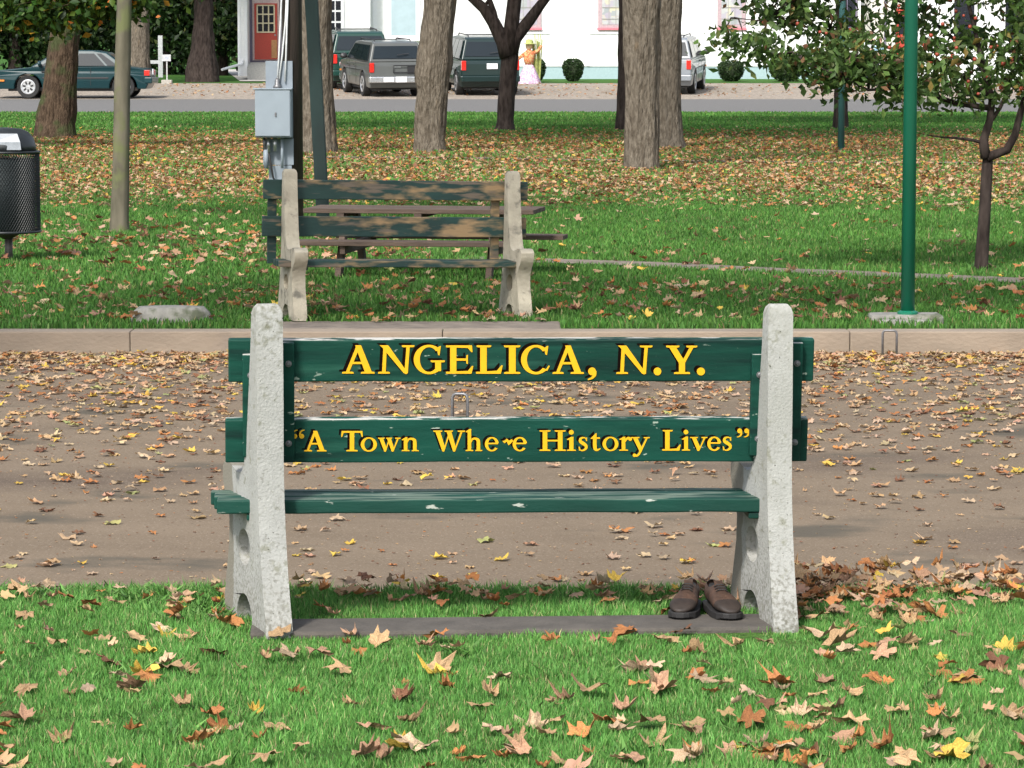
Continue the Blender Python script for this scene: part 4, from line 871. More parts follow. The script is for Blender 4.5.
# woods on the left behind the sedan and far tree masses
WG = [(.020, .045, .012), (.035, .070, .016), (.012, .026, .008), (.06, .075, .02)]
for px, Y, w, h, lab in ((15, 118, 3.2, 5.5, 'dense dark green tree behind the bonnet of the teal sedan'), (75, 121, 3.4, 6, 'dark bushy tree behind the roof of the teal sedan'), (165, 119, 3.0, 5.5, 'dark tree mass behind the small white sign'), (222, 117, 2.1, 5.0, 'dark green tree touching the white corner of the house'), (-60, 119, 3.5, 6, 'dark tree at the far left edge beyond the street')):
    p = at(px, 60, Y); g = gz(Y)
    tree(lab, (p.x, Y, g), [(0, -.1, .25), (0, 1, .2), (0, h*1.2, .08)], BK_D, (), [(0, 0, h*.52, w, 1.6, h*.55, 85)], name='dense_tree', cprops=dict(leaf=.26, per=100, spread=.5, pal=WG, ws=(3, 2, 3, .7), twig=4))
n = 26000; a = rng.uniform(0, 2*math.pi, n); rr_ = 190+rng.uniform(-6, 10, n); hh = 2+13*rng.random(n)*(0.75+.25*np.sin(a*40)+.12*np.sin(a*97))
C = np.stack([rr_*np.cos(a), rr_*np.sin(a)+30, hh], 1); V, Fc, c = leaf_cards(C, 2.6, col_mix(n, WG, (3, 3, 2, 1)), asp=.9); o = np_mesh('distant_woods', V, Fc, CROWNM, c); tag(o, 'far ring of woods beyond the buildings', 'woods', kind='stuff')

# small white sign and things near the sedan
SY = 103.5; MUTE = mat('aged_white_paint', (.42, .43, .44), rough=.7)
sg_ = empty('yard_sign', (at(167, 78, SY).x, SY, gz(SY))); tag(sg_, 'small white notice on a thin post with a pale block at its foot', 'sign')
p = at(167, 78, SY)
b = MB(); b.box((-.02, -.02, 0), (.02, .02, .85)); b.build('post', mat('grey_post', (.4, .4, .4)), sg_)
b = MB(); b.box((-.15, -.04, .72), (.13, -.0205, .93)); b.build('sign_panel', MUTE, sg_)
b = MB(); b.box((-.055, -.0445, .79), (-.02, -.0405, .86)); b.box((.0, -.0445, .78), (.05, -.0405, .87)); b.build('sign_marks', mat('sign_grey', (.35, .38, .45)), sg_)
b = MB(); b.box((-.17, -.14, -.02), (.16, .14, .13)); b.build('foot_block', mat('pale_block', (.34, .32, .28), rough=.9), sg_, bevel=.02)
fe = empty('white_gate_post', (at(161, 65, 113).x, 113, gz(113))); tag(fe, 'white post with a short white rail behind the sign', 'post')
b = MB(); b.box((-.09, -.06, 0), (.07, .06, 1.45)); b.build('post', MUTE, fe, bevel=.01); b = MB(); b.box((-.45, -.03, .48), (-.091, .03, .60)); b.build('rail', MUTE, fe)

# ------------------------------------------------------------ vehicles (local: x forward, z up, y left)
CGL = mat('tinted_car_glass', (.010, .016, .020), rough=.08, spec=.4, var=.1, scale=1); TYRE = mat('tyre_rubber', (.012, .012, .012), rough=.8)
RIM = mat('alloy_rim', (.62, .63, .64), rough=.3, metal=.7); CHR = mat('bumper_chrome', (.55, .56, .57), rough=.25, metal=.7); RED = mat('tail_lamp_red', (.55, .02, .015), rough=.2, coat=1)
PLT = mat('plate_white', (.80, .80, .82), rough=.4); HLP = mat('headlamp_glass', (.75, .76, .78), rough=.1); AMB = mat('amber_lens', (.6, .2, .03), rough=.3); TRM = mat('black_trim', (.02, .02, .022), rough=.5)
def car(name, loc, head, paint, L, Wd, Hh, belt, roofpts, wb, wr, label, cat, plate=(0, .9), rear='suv', bump=CHR, woff=0, stickers=False):
    """roofpts: upper outline (x,z) from rear belt over the roof to the front belt"""
    root = empty(name, loc, head); tag(root, label, cat, 'vehicles parked along the street')
    hw = Wd/2; xr, xf = -L/2, L/2; ax = (-wb/2+woff, wb/2+woff)
    ty = lambda z: hw*(1-.20*max(0, (z-belt)/(Hh-belt)))
    def arch(c, r): return [(c+r*math.cos(t), .30+r*math.sin(t)) for t in np.linspace(math.pi, 0, 11)]
    ra = wr*1.22
    sill = .26; low = [(xr+.05, sill+.12), (xr+.12, sill)]+[(ax[0]+ra*math.cos(t), max(sill, wr+ra*math.sin(t)-.02)) for t in np.linspace(math.pi+.1, -.1, 12)]
    low += [(ax[1]+ra*math.cos(t), max(sill, wr+ra*math.sin(t)-.02)) for t in np.linspace(math.pi+.1, -.1, 12)]+[(xf-.15, sill), (xf-.02, sill+.14), (xf, sill+.32)]
    hood = roofpts[-1]
    low += [(xf-.06, hood[1]-.22), (xf-.30, hood[1]-.08), (hood[0], hood[1]), (roofpts[0][0], roofpts[0][1])]
    if rear == 'sedan': low += [(xr+.10, belt-.04)]
    low += [(xr+.02, belt-.12), (xr, .62)]
    def fn(a, s, z): return (a, s*hw*(1-.05*max(0, abs(a)/(L/2)-.75)*4)*(1-.05*max(0, (.5-z)/.3)), z)
    b = MB(); b.prism(low, -1, 1, fn); body = b.build('body', paint, root, bevel=.045, seg=3, smooth=False)
    b = MB(); b.prism(list(roofpts), -1, 1, lambda a, s, z: (a, s*ty(z)*.985*(1-.04*max(0, abs(a)/(L/2)-.75)*4), z)); b.build('cabin', paint, root, bevel=.05, seg=3)
    # glass
    rb, rt_ = roofpts[0], roofpts[1]; ft, fb_ = roofpts[-2], roofpts[-1]
    def pane(nm, q, m=CGL, par=root):
        b = MB(); b.add(q, [(0, 1, 2, 3)]); o = b.build(nm, m, par); s = o.modifiers.new('s', 'SOLIDIFY'); s.thickness = .012; s.offset = 0; return o
    def on(p, q, t): return (p[0]+(q[0]-p[0])*t, p[1]+(q[1]-p[1])*t)
    for nm, p, q, t0, t1, off in (('rear_window', rb, rt_, .16 if rear != 'sedan' else .1, .84, -.012), ('windscreen', fb_, ft, .08, .9, .012)):
        a0_, a1_ = on(p, q, t0), on(p, q, t1); k = .86
        pane(nm, [(a0_[0]+off, -ty(a0_[1])*k, a0_[1]+.01), (a0_[0]+off, ty(a0_[1])*k, a0_[1]+.01), (a1_[0]+off, ty(a1_[1])*k, a1_[1]+.01), (a1_[0]+off, -ty(a1_[1])*k, a1_[1]+.01)])
    zb_, zt = belt+.04, Hh-.10
    xa = lambda p, q, z: p[0]+(q[0]-p[0])*(z-p[1])/((q[1]-p[1]) or 1)
    x_rb, x_rt, x_ft, x_fb = xa(rb, rt_, zb_)+.16, xa(rb, rt_, zt)+.16, xa(fb_, ft, zt)-.14, xa(fb_, ft, zb_)-.20
    divs = [0, .34, .66, 1] if rear != 'sedan' else [0, .16, .56, 1]
    for sgn in (-1, 1):
        for i in range(3):
            g = .035; a_, c_ = divs[i], divs[i+1]
            q = [(x_rb+(x_fb-x_rb)*a_+g, sgn*(ty(zb_)*.985+.008), zb_), (x_rb+(x_fb-x_rb)*c_-g, sgn*(ty(zb_)*.985+.008), zb_), (x_rt+(x_ft-x_rt)*c_-g, sgn*(ty(zt)*.985+.008), zt), (x_rt+(x_ft-x_rt)*a_+g, sgn*(ty(zt)*.985+.008), zt)]
            pane('side_window', q)
        for axx in ax:
            yy = sgn*(hw-.11); whl = MB(); whl.lathe([(wr*.62, -.10), (wr*.96, -.11), (wr, -.07), (wr, .07), (wr*.96, .11), (wr*.66, .10), (wr*.64, .06)], 24)
            whl.v = [(x+axx, yy+z*sgn*1, y+wr) for x, y, z in whl.v]; wo = whl.build('wheel', TYRE, root, smooth=False)
            rm = MB(); rm.lathe([(wr*.655, .062), (wr*.655, .112), (wr*.58, .116), (wr*.52, .100), (wr*.12, .098), (wr*.08, .108)], 20); rm.v = [(x+axx, yy+sgn*z, y+wr) for x, y, z in rm.v]; ro = rm.build('rim', RIM, wo)
            sp = MB()
            for k in range(7):
                an = k*2*math.pi/7+.2; sp.box((wr*.22, -.026, .0985), (wr*.48, .026, .1045))
                M_ = Matrix.Rotation(an, 3, 'Z'); sp.v[-8:] = [tuple(M_@Vector(v)) for v in sp.v[-8:]]
            sp.v = [(x+axx, yy+sgn*(z+.004), y+wr) for x, y, z in sp.v]; sp.build('wheel_openings', TRM, wo)
        b = MB(); b.lathe([(.0, -.01), (.09, 0), (.11, .06), (.07, .10)], 10); b.v = [(x_fb-.05+z*.8, sgn*(hw+.09)+y*1.1, belt+.10+x*.8) for x, y, z in b.v]; b.build('mirror', paint if rear == 'sedan' else TRM, root, smooth=True)
        b = MB()
        hx = xr-.012
        if rear == 'sedan': b.box((xr+.0, sgn*hw*.52, belt-.24), (xr+.16, sgn*(hw*.965), belt-.08))
        else: b.box((xr-.018, sgn*hw*.80, belt-.30), (xr+.10, sgn*(hw*.955), belt-.02))
        b.build('tail_lamp', RED, root, bevel=.012)
        b = MB(); b.box((xf-.22, sgn*hw*.50, hood[1]-.30), (xf+.0, sgn*(hw*.95), hood[1]-.16)); b.build('headlamp', HLP, root, bevel=.02)
        b = MB(); b.box((xf-.42, sgn*(hw-.02), hood[1]-.40), (xf-.22, sgn*(hw+.004), hood[1]-.35)); b.build('marker_lamp', AMB, root)
        b = MB(); b.box((ax[0]+ra+.02, sgn*(hw-.01), .55), (ax[1]-ra-.02, sgn*(hw+.012), .60)); b.build('side_moulding', TRM if rear == 'sedan' else paint, root, bevel=.005)
        b = MB()
        for dx_ in (-.02, .32): xx = ax[0]+ (ax[1]-ax[0])*(.36+dx_*1.0); b.box((xx, sgn*(hw-.003), .36), (xx+.012, sgn*(hw+.0025), belt-.02))
        b.build('door_seam', TRM, root)
        for xx in (.0, .9): 
            b = MB(); b.box((xx-.25, sgn*(hw), belt-.14), (xx-.10, sgn*(hw+.025), belt-.11)); b.build('door_handle', TRM, root, bevel=.004)
    b = MB(); b.box((xr-.07, -hw*.97, .42), (xr+.16, hw*.97, .60)); b.build('rear_bumper', bump, root, bevel=.03)
    b = MB(); b.box((xf-.16, -hw*.95, .36), (xf+.05, hw*.95, .56)); b.build('front_bumper', paint if rear == 'sedan' else bump, root, bevel=.03)
    b = MB(); b.box((xr-.085 if plate[1] < .62 else xr-.02, plate[0]-.16, plate[1]-.08), (xr-.071 if plate[1] < .62 else xr-.001, plate[0]+.16, plate[1]+.08)); b.build('number_plate', PLT, root)
    if stickers:
        b = MB(); b.box((xr-.085, .12, .45), (xr-.071, .42, .58)); b.build('bumper_sticker', PLT, root)
        b = MB(); b.box((xr-.03, -.52, belt-.34), (xr-.001, -.30, belt-.12)); b.tube([(xr-.03, .12, belt-.3), (xr-.04, .12, belt-.1), (xr-.04, -.7, belt-.1), (xr-.03, -.7, belt-.3), (xr-.03, .12, belt-.3)], .015, 6); b.build('spare_carrier', TRM, root)
    if rear != 'sedan':
        for sgn in (-1, 1):
            b = MB(); b.tube([(-L*.36, sgn*hw*.62, Hh-.03), (-L*.34, sgn*hw*.62, Hh+.045), (.3, sgn*hw*.62, Hh+.05), (.4, sgn*hw*.62, Hh-.03)], .018, 8); b.build('roof_rail', TRM, root, smooth=True)
        b = MB(); b.tube([(-L*.25, -hw*.62, Hh+.05), (-L*.25, hw*.62, Hh+.05)], .016, 8); b.build('roof_bar', TRM, root)
        b = MB(); b.tube([(rb[0]-.03, .0, belt+.20), (rb[0]+.01, -.35, belt+.24)], .012, 6); b.build('wiper', TRM, root)
        b = MB(); b.box((xr-.012, -.10, belt-.16), (xr-.0, .10, belt-.12)); b.build('badge', CHR, root)
    b = MB(); b.box((xr+.5, -hw*.8, .20), (xf-.5, hw*.8, .30)); b.build('underbody', TRM, root)
    return root
def cpaint(n, c): return mat(n, c, rough=.32, var=.05, scale=2, coat=.35, spec=.35)
def suv_roof(L, H, belt): return [(-L/2+.05, belt), (-L/2+.26, H-.05), (-L/2+.42, H-.005), (-.2, H), (.42, H-.04), (1.18, belt+.02)]
def place(px, py, Y): p = at(px, py, Y); return (p.x, Y, gz(Y)+.003)
tl = place(74, 100, 94.2)
car('sedan', tl, R(180), cpaint('teal_paint', (.004, .030, .036)), 4.57, 1.78, 1.37, .88, [(-1.60, .91), (-1.05, 1.30), (-.65, 1.365), (.0, 1.37), (.38, 1.32), (1.12, .88)], 2.72, .325, 'dark teal four door sedan parked side on at the left', 'car', rear='sedan', bump=cpaint('teal_paint', 0), plate=(0, .75), woff=-.17)
Yc = 96.8
def rearcar(nm, px, Y, deg, paint, L, Wd, Hh, belt, lab, **kw):
    h = R(90+deg); p = at(px, 95, Y); c = (p.x+math.cos(h)*L/2, Y+math.sin(h)*L/2)
    slope = math.atan2(gz(c[1]+1.3)-gz(c[1]-1.3), 2.6)
    o = car(nm, (c[0], c[1], (gz(c[1]+1.3)+gz(c[1]-1.3))/2+.003), h, paint, L, Wd, Hh, belt, suv_roof(L, Hh, belt), L*.59, .36, lab, 'car', **kw)
    o.rotation_mode = 'QUATERNION'; o.rotation_quaternion = (Matrix.Rotation(slope, 4, 'X')@Matrix.Rotation(h, 4, 'Z')).to_quaternion(); return o
rearcar('station_wagon', 397.5, 94.8, 14, cpaint('grey_paint', (.085, .090, .086)), 4.6, 1.72, 1.60, 1.02, 'grey wagon with pale bumper, seen from behind left of the bulging trunk', plate=(-.10, .52), stickers=True)
rearcar('station_wagon', 361, 99.6, 8, cpaint('forest_green_paint', (.006, .040, .030)), 4.7, 1.80, 1.76, 1.10, 'forest green wagon mostly hidden behind the grey wagon', plate=(0, .86), bump=cpaint('forest_green_paint', 0))
rearcar('station_wagon', 490.5, 95.8, 9, cpaint('dark_green_paint', (.006, .020, .019)), 4.6, 1.80, 1.72, 1.06, 'dark green wagon with a white plate between the bulging trunk and forked tree', plate=(-.05, .88), bump=cpaint('dark_green_paint', 0))
rearcar('station_wagon', 662, 96.6, -9, cpaint('silver_paint', (.20, .22, .24)), 4.5, 1.80, 1.68, 1.06, 'silver wagon half hidden behind the big grey trunks', plate=(0, .86), bump=cpaint('silver_paint', 0))

# ------------------------------------------------------------ harvest figure and people by the church
CL1 = mat('pale_lilac_cloth', (.42, .25, .38), rough=.9, scale=22, col2=(.60, .52, .58), thr=(.45, .55)); CL2 = mat('orange_red_cloth', (.50, .10, .04), rough=.9, scale=22, col2=(.50, .36, .16), thr=(.45, .55)); STRAW = mat('straw', (.34, .38, .12), rough=.95, var=.3, scale=30)
HY = 104; hp = at(529, 81, HY); hf = empty('scarecrow', (hp.x, HY, gz(HY))); tag(hf, 'harvest scarecrow in orange top and pale patterned skirt beside the forked tree', 'scarecrow')
b = MB(); vs = []; n = 26
for (r, z) in ((.38, 0), (.30, .22), (.21, .45), (.13, .60)):
    for k in range(n): a = 2*math.pi*k/n; q = r*(1+.09*math.sin(a*7)*(1-z)); vs.append((q*math.cos(a), q*math.sin(a), z))
b.add(vs, [(i*n+k, i*n+(k+1) % n, (i+1)*n+(k+1) % n, (i+1)*n+k) for i in range(3) for k in range(n)]); b.build('skirt', CL1, hf, smooth=True)
b = MB(); b.lathe([(.12, .58), (.17, .75), (.19, .95), (.10, 1.05), (.05, 1.08)], 14); b.tube([(-.12, 0, .95), (-.34, -.02, .80), (-.40, -.06, .62)], [.07, .055, .04], 10); b.tube([(.12, 0, .95), (.30, -.03, 1.05), (.40, -.06, 1.2)], [.07, .055, .04], 10); b.build('shirt', CL2, hf, smooth=True)
b = MB(); b.lathe([(.03, 1.05), (.10, 1.12), (.115, 1.2), (.09, 1.29), (.03, 1.32)], 14); b.build('head', mat('sack_cloth', (.55, .42, .25), rough=.9), hf, smooth=True)
b = MB(); b.lathe([(.24, 1.25), (.235, 1.265), (.11, 1.28), (.10, 1.38), (.03, 1.41)], 16); b.build('straw_hat', STRAW, hf, smooth=True)
b = MB()
for k in range(14): a = random.uniform(0, 6.28); r = random.uniform(.05, .16); b.tube([(.28+r*math.cos(a)*.6, .12+r*math.sin(a)*.6, 0), (.28+r*math.cos(a)*1.4, .12+r*math.sin(a)*1.4, random.uniform(1.2, 1.6))], .016, 5)
b.build('corn_stalks', STRAW, hf)
SKIN = mat('skin', (.50, .30, .22), rough=.6)
def person(px, Y, h, top, hair, label):
    p = at(px, 70, Y); root = empty('person', (p.x, Y, gz(Y)+.0)); tag(root, label, 'person')
    s = h/1.7
    J = {'pel': (0, 0, .92, .125), 'wa': (0, 0, 1.08, .115), 'ch': (0, 0, 1.28, .135), 'sh': (0, .01, 1.40, .10), 'ne': (0, 0, 1.475, .052), 'he': (0, -.02, 1.56, .085), 'ht': (0, -.01, 1.64, .075),
         'hl': (-.09, 0, .86, .088), 'kl': (-.10, -.02, .48, .058), 'al': (-.10, .01, .09, .042), 'tl': (-.10, -.13, .04, .035), 'hr': (.09, 0, .86, .088), 'kr': (.10, -.02, .48, .058), 'ar': (.10, .01, .09, .042), 'tr': (.10, -.13, .04, .035),
         'sl': (-.17, 0, 1.38, .058), 'el': (-.23, .01, 1.10, .042), 'wl': (-.20, -.12, .90, .03), 'fl': (-.19, -.19, .84, .03), 'sr': (.17, 0, 1.38, .058), 'er': (.23, .01, 1.10, .042), 'wr': (.20, -.12, .90, .03), 'fr': (.19, -.19, .84, .03)}
    E = [('pel', 'wa'), ('wa', 'ch'), ('ch', 'sh'), ('sh', 'ne'), ('ne', 'he'), ('he', 'ht'), ('pel', 'hl'), ('hl', 'kl'), ('kl', 'al'), ('al', 'tl'), ('pel', 'hr'), ('hr', 'kr'), ('kr', 'ar'), ('ar', 'tr'), ('sh', 'sl'), ('sl', 'el'), ('el', 'wl'), ('wl', 'fl'), ('sh', 'sr'), ('sr', 'er'), ('er', 'wr'), ('wr', 'fr')]
    def skin(names, edges, nm, m, gf=1.0):
        idx = {k: i for i, k in enumerate(names)}; me = bpy.data.meshes.new(nm); me.from_pydata([tuple(c*s for c in J[k][:3]) for k in names], [(idx[a], idx[c]) for a, c in edges], [])
        o = bpy.data.objects.new(nm, me); COL.objects.link(o); o.parent = root; o.modifiers.new('skin', 'SKIN'); me.materials.append(m)
        for i, k in enumerate(names): me.skin_vertices[0].data[i].radius = (J[k][3]*s*gf,)*2
        me.skin_vertices[0].data[0].use_root = True; o.modifiers.new('sub', 'SUBSURF').render_levels = 2; return o
    skin(list(J), E, 'body', SKIN)
    skin(['wa', 'ch', 'sh', 'sl', 'el', 'sr', 'er'], [('wa', 'ch'), ('ch', 'sh'), ('sh', 'sl'), ('sl', 'el'), ('sh', 'sr'), ('sr', 'er')], 'shirt', top, 1.16)
    skin(['pel', 'hl', 'kl', 'al', 'hr', 'kr', 'ar'], [('pel', 'hl'), ('hl', 'kl'), ('kl', 'al'), ('pel', 'hr'), ('hr', 'kr'), ('kr', 'ar')], 'trousers', mat('dark_trousers', (.03, .035, .06), rough=.9), 1.18)
    b = MB(); b.lathe([(.088, 1.56), (.10, 1.62), (.09, 1.68), (.05, 1.73), (.01, 1.74)], 14, c=(0, .02, 0)); b.v = [(x*s, y*s, z*s) for x, y, z in b.v]; b.build('hair', hair, root, smooth=True)
HR = mat('brown_hair', (.12, .06, .03), rough=.7)
person(870.5, 106, 1.62, mat('white_shirt', (.72, .74, .78), rough=.9), HR, 'person in white top standing before the church porch, left of the pair')
person(879.5, 105.4, 1.42, mat('light_blue_shirt', (.35, .55, .72), rough=.9), HR, 'person in light blue top beside the church porch, right of the pair')

# ------------------------------------------------------------ GRASS
def blades(X, Y, Z, h, w, cols, lean=.35):
    n = len(X); a = rng.uniform(0, 2*math.pi, n); dx, dy = np.cos(a), np.sin(a); b_ = rng.uniform(0, 2*math.pi, n); l = h*lean*rng.uniform(.2, 1.6, n)
    bx_, by_ = np.cos(b_)*l, np.sin(b_)*l
    base = np.stack([X, Y, Z], 1); side = np.stack([dx*w/2, dy*w/2, 0*dx], 1)
    mid = base+np.stack([bx_*.35, by_*.35, h*.6], 1); tip = base+np.stack([bx_, by_, h], 1)
    V = np.stack([base-side, base+side, mid+side*.8, mid-side*.8, tip], 1).reshape(-1, 3); i = np.arange(n)*5
    F4 = np.stack([i, i+1, i+2, i+3], 1); 
    F3 = np.concatenate([np.stack([i, i+1, i+2], 1), np.stack([i, i+2, i+3], 1), np.stack([i+3, i+2, i+4], 1)])
    return V, F3, np.concatenate([cols]*3)
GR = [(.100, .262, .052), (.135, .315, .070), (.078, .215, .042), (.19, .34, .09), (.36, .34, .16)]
def slab_mask(X, Y):
    dx = X-near.location.x; dy = Y-near.location.y; u = dx*math.cos(YAW)+dy*math.sin(YAW); v = -dx*math.sin(YAW)+dy*math.cos(YAW)
    return ~((u > -.69) & (u < .65) & (v > -.03) & (v < .16))
n = 560000; Y = 6.0+(EDGE+.03-6.0)*rng.random(n)**.9; X = (rng.random(n)-.5)*2*(Y*.165+1.5); ok = slab_mask(X, Y); X, Y = X[ok], Y[ok]; n = len(X)
tuft = np.array([noise.noise(Vector((x*3, y*3, 0))) for x, y in zip(X, Y)])
h = (.023+.012*tuft)*rng.uniform(.6, 1.35, n); h = np.where((np.abs(X-near.location.x) < .8) & (Y > near.location.y-.22) & (Y < near.location.y), h*.6, h); h[(Y > EDGE-.22)] *= rng.uniform(.8, 1.25, (Y > EDGE-.22).sum())
t2 = np.array([noise.noise(Vector((x*9, y*9, 5))) for x, y in zip(X, Y)]); keep = rng.random(n) < np.clip(1.15+1.6*t2, .25, 1); h *= 1+.5*t2
cols = col_mix(n, GR, (5, 4, 4, 1.6, .9))*(1+.22*tuft+.15*t2)[:, None]; X, Y, h, cols = X[keep], Y[keep], h[keep], cols[keep]; n = len(X)
V, Fc, c = blades(X, Y, np.zeros(n)-.004, h, rng.uniform(.0018, .0036, n), cols); o = np_mesh('near_grass', V, Fc, GRASSM, c); tag(o, 'short mown green grass around the lettered bench', 'grass', kind='stuff')
# broad weeds: edge of the court and round the left leg
n = 6800; Y = EDGE+rng.normal(size=n)*.05-.10; X = rng.uniform(-2.8, 2.8, n)
X[:700] = rng.normal(size=700)*.08+at(222, 618, 8.6).x; Y[:700] = 8.55+rng.normal(size=700)*.08
X[900:1500] = rng.normal(size=600)*.12+at(180, 600, 8.9).x; Y[900:1500] = 8.75+rng.normal(size=600)*.12
for k in range(34):
    i0 = 1500+k*28; cx_, cy_ = rng.uniform(-1.4, 1.4), rng.uniform(6.7, 8.1); X[i0:i0+28] = cx_+rng.normal(size=28)*.03; Y[i0:i0+28] = cy_+rng.normal(size=28)*.03
cols = col_mix(n, [(.085, .21, .04), (.13, .27, .06), (.06, .15, .03), (.16, .26, .08)], (4, 3, 3, 1))
V, Fc, c = blades(X, Y, np.zeros(n)-.02, rng.uniform(.022, .06, n), rng.uniform(.006, .015, n), cols, lean=.8); o = np_mesh('broadleaf_weeds', V, Fc, GRASSM, c); tag(o, 'broad leaved weeds along the court edge and the left bench leg', 'weeds', kind='stuff')
# far lawn
n = 420000; t = rng.random(n); Y = 17.5+(33-17.5)*t**1.05; X = (rng.random(n)-.5)*2*(Y*.165+3.6)
sl0, sl1 = gnd(256, 322, 0).x, gnd(560, 322, 0).x; ok = ~((X > sl0) & (X < sl1) & (Y < 17.9)); 
wx = [gnd(px, py) for px, py in ((470, 260), (545, 263), (640, 266), (760, 272), (900, 277.5), (1024, 283), (1300, 294))]
wy = np.interp(X, [p.x for p in wx], [p.y for p in wx]); ok &= ~((np.abs(Y-wy) < .20) & (X > wx[1].x)) & ~((np.abs(X-pd.x) < .2) & (np.abs(Y-pd.y-.12) < .2))
X, Y = X[ok], Y[ok]; n = len(X); tuft = np.array([noise.noise(Vector((x*.9, y*.9, 4))) for x, y in zip(X, Y)])
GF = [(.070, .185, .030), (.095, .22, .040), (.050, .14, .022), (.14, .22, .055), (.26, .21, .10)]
cols = col_mix(n, GF, (5, 4, 4, 1, .4))*(1+.3*tuft)[:, None]
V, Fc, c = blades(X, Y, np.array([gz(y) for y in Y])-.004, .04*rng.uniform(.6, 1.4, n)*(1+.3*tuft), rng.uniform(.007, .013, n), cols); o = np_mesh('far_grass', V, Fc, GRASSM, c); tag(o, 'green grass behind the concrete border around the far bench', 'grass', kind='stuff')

n = 190000; Y = 33+50*rng.random(n)**1.1; X = (rng.random(n)-.5)*2*(Y*.165+5); ok = (Y > 58) | (rng.random(n) < .35); X, Y = X[ok], Y[ok]; n = len(X)
tuft = np.array([noise.noise(Vector((x*.5, y*.5, 9))) for x, y in zip(X, Y)])
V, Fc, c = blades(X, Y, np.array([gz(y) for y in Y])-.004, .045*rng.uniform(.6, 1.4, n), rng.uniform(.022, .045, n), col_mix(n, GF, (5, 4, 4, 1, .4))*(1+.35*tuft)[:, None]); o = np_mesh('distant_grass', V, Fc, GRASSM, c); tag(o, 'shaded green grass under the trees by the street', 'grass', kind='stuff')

# ------------------------------------------------------------ FALLEN LEAVES
ALL = []       # (x, y, z, size, palette key, colour, zone)
W1 = dict(tan=6, rust=3, pale=3, orange=2.2, yellow=.7, brown=.7, pink=3, greenish=.3)
W2 = dict(tan=7, rust=1.4, pale=7, orange=1.8, yellow=1.6, brown=1.2, pink=2, greenish=1)
W3 = dict(tan=7, rust=3, pale=3, orange=2.5, yellow=1.0, brown=2.5, pink=1.5, greenish=.4)
def drop(n, fpx, lvl, zone, wts, size, zoff, acc=None):
    k = 0
    while k < n:
        px, py = fpx()
        p = gnd(px, py, lvl) if lvl is not None else gnd(px, py)
        if acc and not acc(p, px, py): continue
        key, col = pal_pick(wts)
        ALL.append((p.x, p.y, (lvl if lvl is not None else gz(p.y))+random.uniform(*zoff), size*random.uniform(.55, 1.25), key, col, zone)); k += 1
U = random.uniform
lawn_ok = lambda p, px, py: p.y < EDGE
drop(391, lambda: (U(-420, 1444), 612+U(0, 1)**.9*165), 0, 'lawn', W1, .086, (.008, .022), lambda p, px, py: bool(slab_mask(np.array([p.x]), np.array([p.y]))[0]))
drop(75, lambda: (U(600, 1034), U(600, 768)), 0, 'lawn', W1, .088, (.008, .022), lambda p, px, py: bool(slab_mask(np.array([p.x]), np.array([p.y]))[0]))
drop(420, lambda: (U(0, 1)**1.5*480+795, random.gauss(594, 13)), 0, 'pile', W1, .070, (.005, .035), lambda p, px, py: 570 < py < 632)
drop(95, lambda: (U(290, 740), random.gauss(599, 7)), 0, 'under', W1, .066, (.015, .04), lambda p, px, py: 588 < py < 613)
drop(40, lambda: (U(0, 230), random.gauss(606, 11)), 0, 'edge', W1, .066, (.015, .04), lambda p, px, py: 588 < py)
def court_y():
    while True:
        y = U(350, 583); t = (y-350)/233
        if U(0, 1) < (1 if t < .07 else max(.022, .85*math.exp(-(t-.07)*4.6)-.02)): return y
drop(6181, lambda: (U(-330, 1354), court_y()), -.11, 'court', W2, .064, (.0, .005))
drop(1595, lambda: (U(-330, 1354), 354+abs(random.gauss(0, 7))), -.11, 'border', W2, .068, (.0, .008), lambda p, px, py: p.y < 17.27)
drop(7750, lambda: (U(-330, 1354), court_y() if U(0, 1) < .6 else U(355, 583)), -.11, 'court', dict(tan=4, pale=3, brown=5, rust=2), .013, (.0, .002))
farok = lambda p, px, py: p.y > 17.5
drop(1007, lambda: (U(-330, 1354), U(288, 324)), 0, 'farlawn', W3, .085, (.01, .035), farok)
drop(1395, lambda: (U(-330, 1354), U(190, 300)), 0, 'farlawn', W3, .085, (.01, .035), lambda p, px, py: U(0, 1) < .35+.6*(py < 215))
drop(700, lambda: (U(-20, 430), random.gauss(245, 14)), 0, 'farlawn', dict(tan=3, rust=4, pale=3, orange=2, pink=4, brown=3), .095, (.01, .04), lambda p, px, py: 190 < py < 285)
drop(39150, lambda: (U(-330, 1354), U(128, 208)), None, 'farlawn', W3, .078, (.0, .03), lambda p, px, py: U(0, 1) < (1 if 140 < py < 192 else .45))
drop(9300, lambda: (U(-330, 1354), U(131, 152)), None, 'farlawn', dict(rust=5, orange=4, tan=3, brown=3), .09, (.0, .03))
drop(900, lambda: (U(140, 1044), U(84, 97)), None, 'farlawn', dict(tan=4, orange=2, rust=2, pale=2), .12, (.0, .02))
cp_ = Vector((0, 0, EYE))
ALL = [(a, (Vector(a[:3])-cp_).length) for a in ALL]
nearl = [q for q in ALL if q[0][6] in ('lawn', 'pile', 'under', 'edge', 'court') and abs(q[0][0])/q[0][1] < .158 and EYE-(H_-HOR)/F*q[0][1] < q[0][2]+.02]
nearl.sort(key=lambda q: -q[0][3]/q[1]); IND = nearl[:300]; idset = set(id(q) for q in IND)
CM = {}
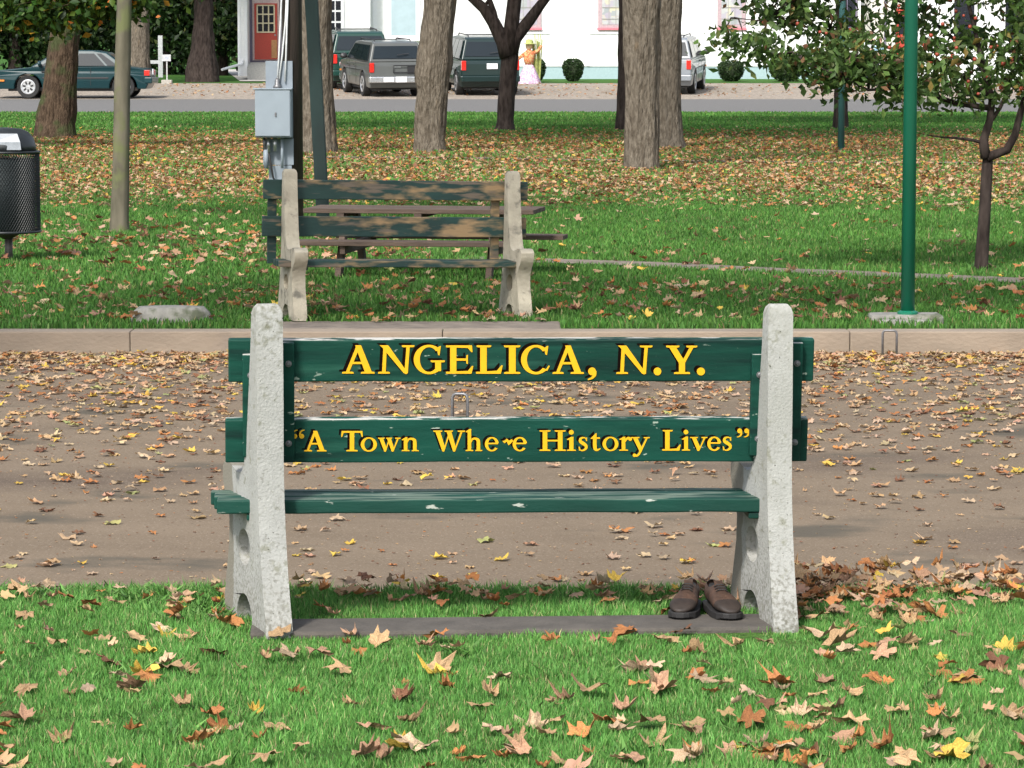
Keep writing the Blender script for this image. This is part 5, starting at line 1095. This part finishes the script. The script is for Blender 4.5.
def leafmat(key):
    if key not in CM:
        c = PAL[key]; m = mat('leaf_'+WORD[key].replace(' ', '_'), tuple(x*.72 for x in c), rough=.75, scale=28, col2=tuple(min(.8, x*1.12) for x in c), thr=(.35, .65), bump=.002, bscale=60, spec=.25)
        N, L = nodes(m); b_ = N['Principled BSDF']; oi = N.new('ShaderNodeObjectInfo'); hs_ = N.new('ShaderNodeHueSaturation'); mr = N.new('ShaderNodeMapRange'); mr.inputs[3].default_value = .7; mr.inputs[4].default_value = 1.2
        L.new(oi.outputs['Random'], mr.inputs[0]); src = b_.inputs['Base Color'].links[0].from_socket; L.new(mr.outputs[0], hs_.inputs['Value']); L.new(src, hs_.inputs['Color']); L.new(hs_.outputs[0], b_.inputs['Base Color'])
        CM[key] = m
    return CM[key]
VAR = {}
def leafmesh(key, v, sz):
    if (key, v) not in VAR:
        pts, fs = leaf_pts(1.0, [-.05, .12, .30, .05, .42, -.24, .10, .18][v % 8], [.06, .0, .2, .42, .08, .15, -.1, .35][v % 8], 100+v)
        me = bpy.data.meshes.new('fallen_leaf'); me.from_pydata(pts, [], fs)
        st = len(pts); me.materials.append(leafmat(key)); VAR[(key, v)] = me
    return VAR[(key, v)]
CW = ['flat', 'cupped', 'curled', 'folded', 'crumpled', 'arched', 'wavy', 'creased']
def where(q):
    x, y, z = q[0][:3]; zone = q[0][6]; px = W_/2+F*x/y; py = HOR+F*(EYE-z)/y
    if zone == 'court': return ('front of the court' if py > 500 else 'mid court')+(', left of the bench' if px < 225 else ', right of the bench' if px > 800 else ', under the seat' if py > 515 else ', behind the boards')
    if zone == 'pile': return 'in the leaf pile right of the bench'
    if zone == 'under': return 'in the grass under the bench'
    if zone == 'edge': return 'by the court edge left of the bench'
    s = 'on the grass '
    s += 'near the bench slab' if py < 650 else 'of the front lawn' if py < 710 else 'at the bottom edge'
    return s+(', far left' if px < 200 else ', left of centre' if px < 430 else ', centre' if px < 620 else ', right of centre' if px < 830 else ', far right')
for q in IND:
    x, y, z, sz, key, col, zone = q[0]; v = random.randrange(24); o = bpy.data.objects.new('fallen_leaf', leafmesh(key, v, sz)); COL.objects.link(o)
    t = .38 if zone in ('lawn', 'pile', 'edge', 'under') else .12
    o.location = (x, y, z); o.rotation_euler = (U(-t, t), U(-t, t), U(0, 6.28)); o.scale = (sz, sz*U(.8, 1.1), sz*(.95 if zone != 'court' else .5))
    size = 'large ' if sz > .082 else 'small ' if sz < .06 else ''
    tag(o, f'{size}{WORD[key]} {CW[v % 8]} maple leaf {where(q)}', 'leaf', 'fallen maple leaves')
V = []; Fc = []; cc = []; Vl = {'near': ([], [], []), 'far': ([], [], [])}
for q in ALL:
    if id(q) in idset: continue
    x, y, z, sz, key, col, zone = q[0]; far_ = zone == 'farlawn'; t = .38 if zone in ('lawn', 'pile', 'edge', 'under') else .45 if far_ else .22 if zone == 'border' else .12
    fl = .45 if zone in ('court', 'border') else 1; pts, fs = leaf_pts(sz, U(-.2, .4)*fl, U(0, .4)*fl, random.randrange(10**6), low=q[1] > 24, tilt=(U(-t, t), U(-t, t)), rz=U(0, 6.28))
    V, Fc, cc = Vl['far' if far_ else 'near']; b0 = len(V); V += [(x+p[0], y+p[1], z+p[2]) for p in pts]; Fc += [(a+b0, b_+b0, c_+b0) for a, b_, c_ in fs]; cc += [col]*len(fs)
for k_, lab in (('near', 'fallen leaf litter scattered over the court and front lawn'), ('far', 'orange and tan leaf litter covering the far lawn')):
    V, Fc, cc = Vl[k_]; o = np_mesh('leaf_litter', np.array(V), np.array(Fc), LEAFM, np.array(cc)); tag(o, lab, 'leaf litter', kind='stuff')
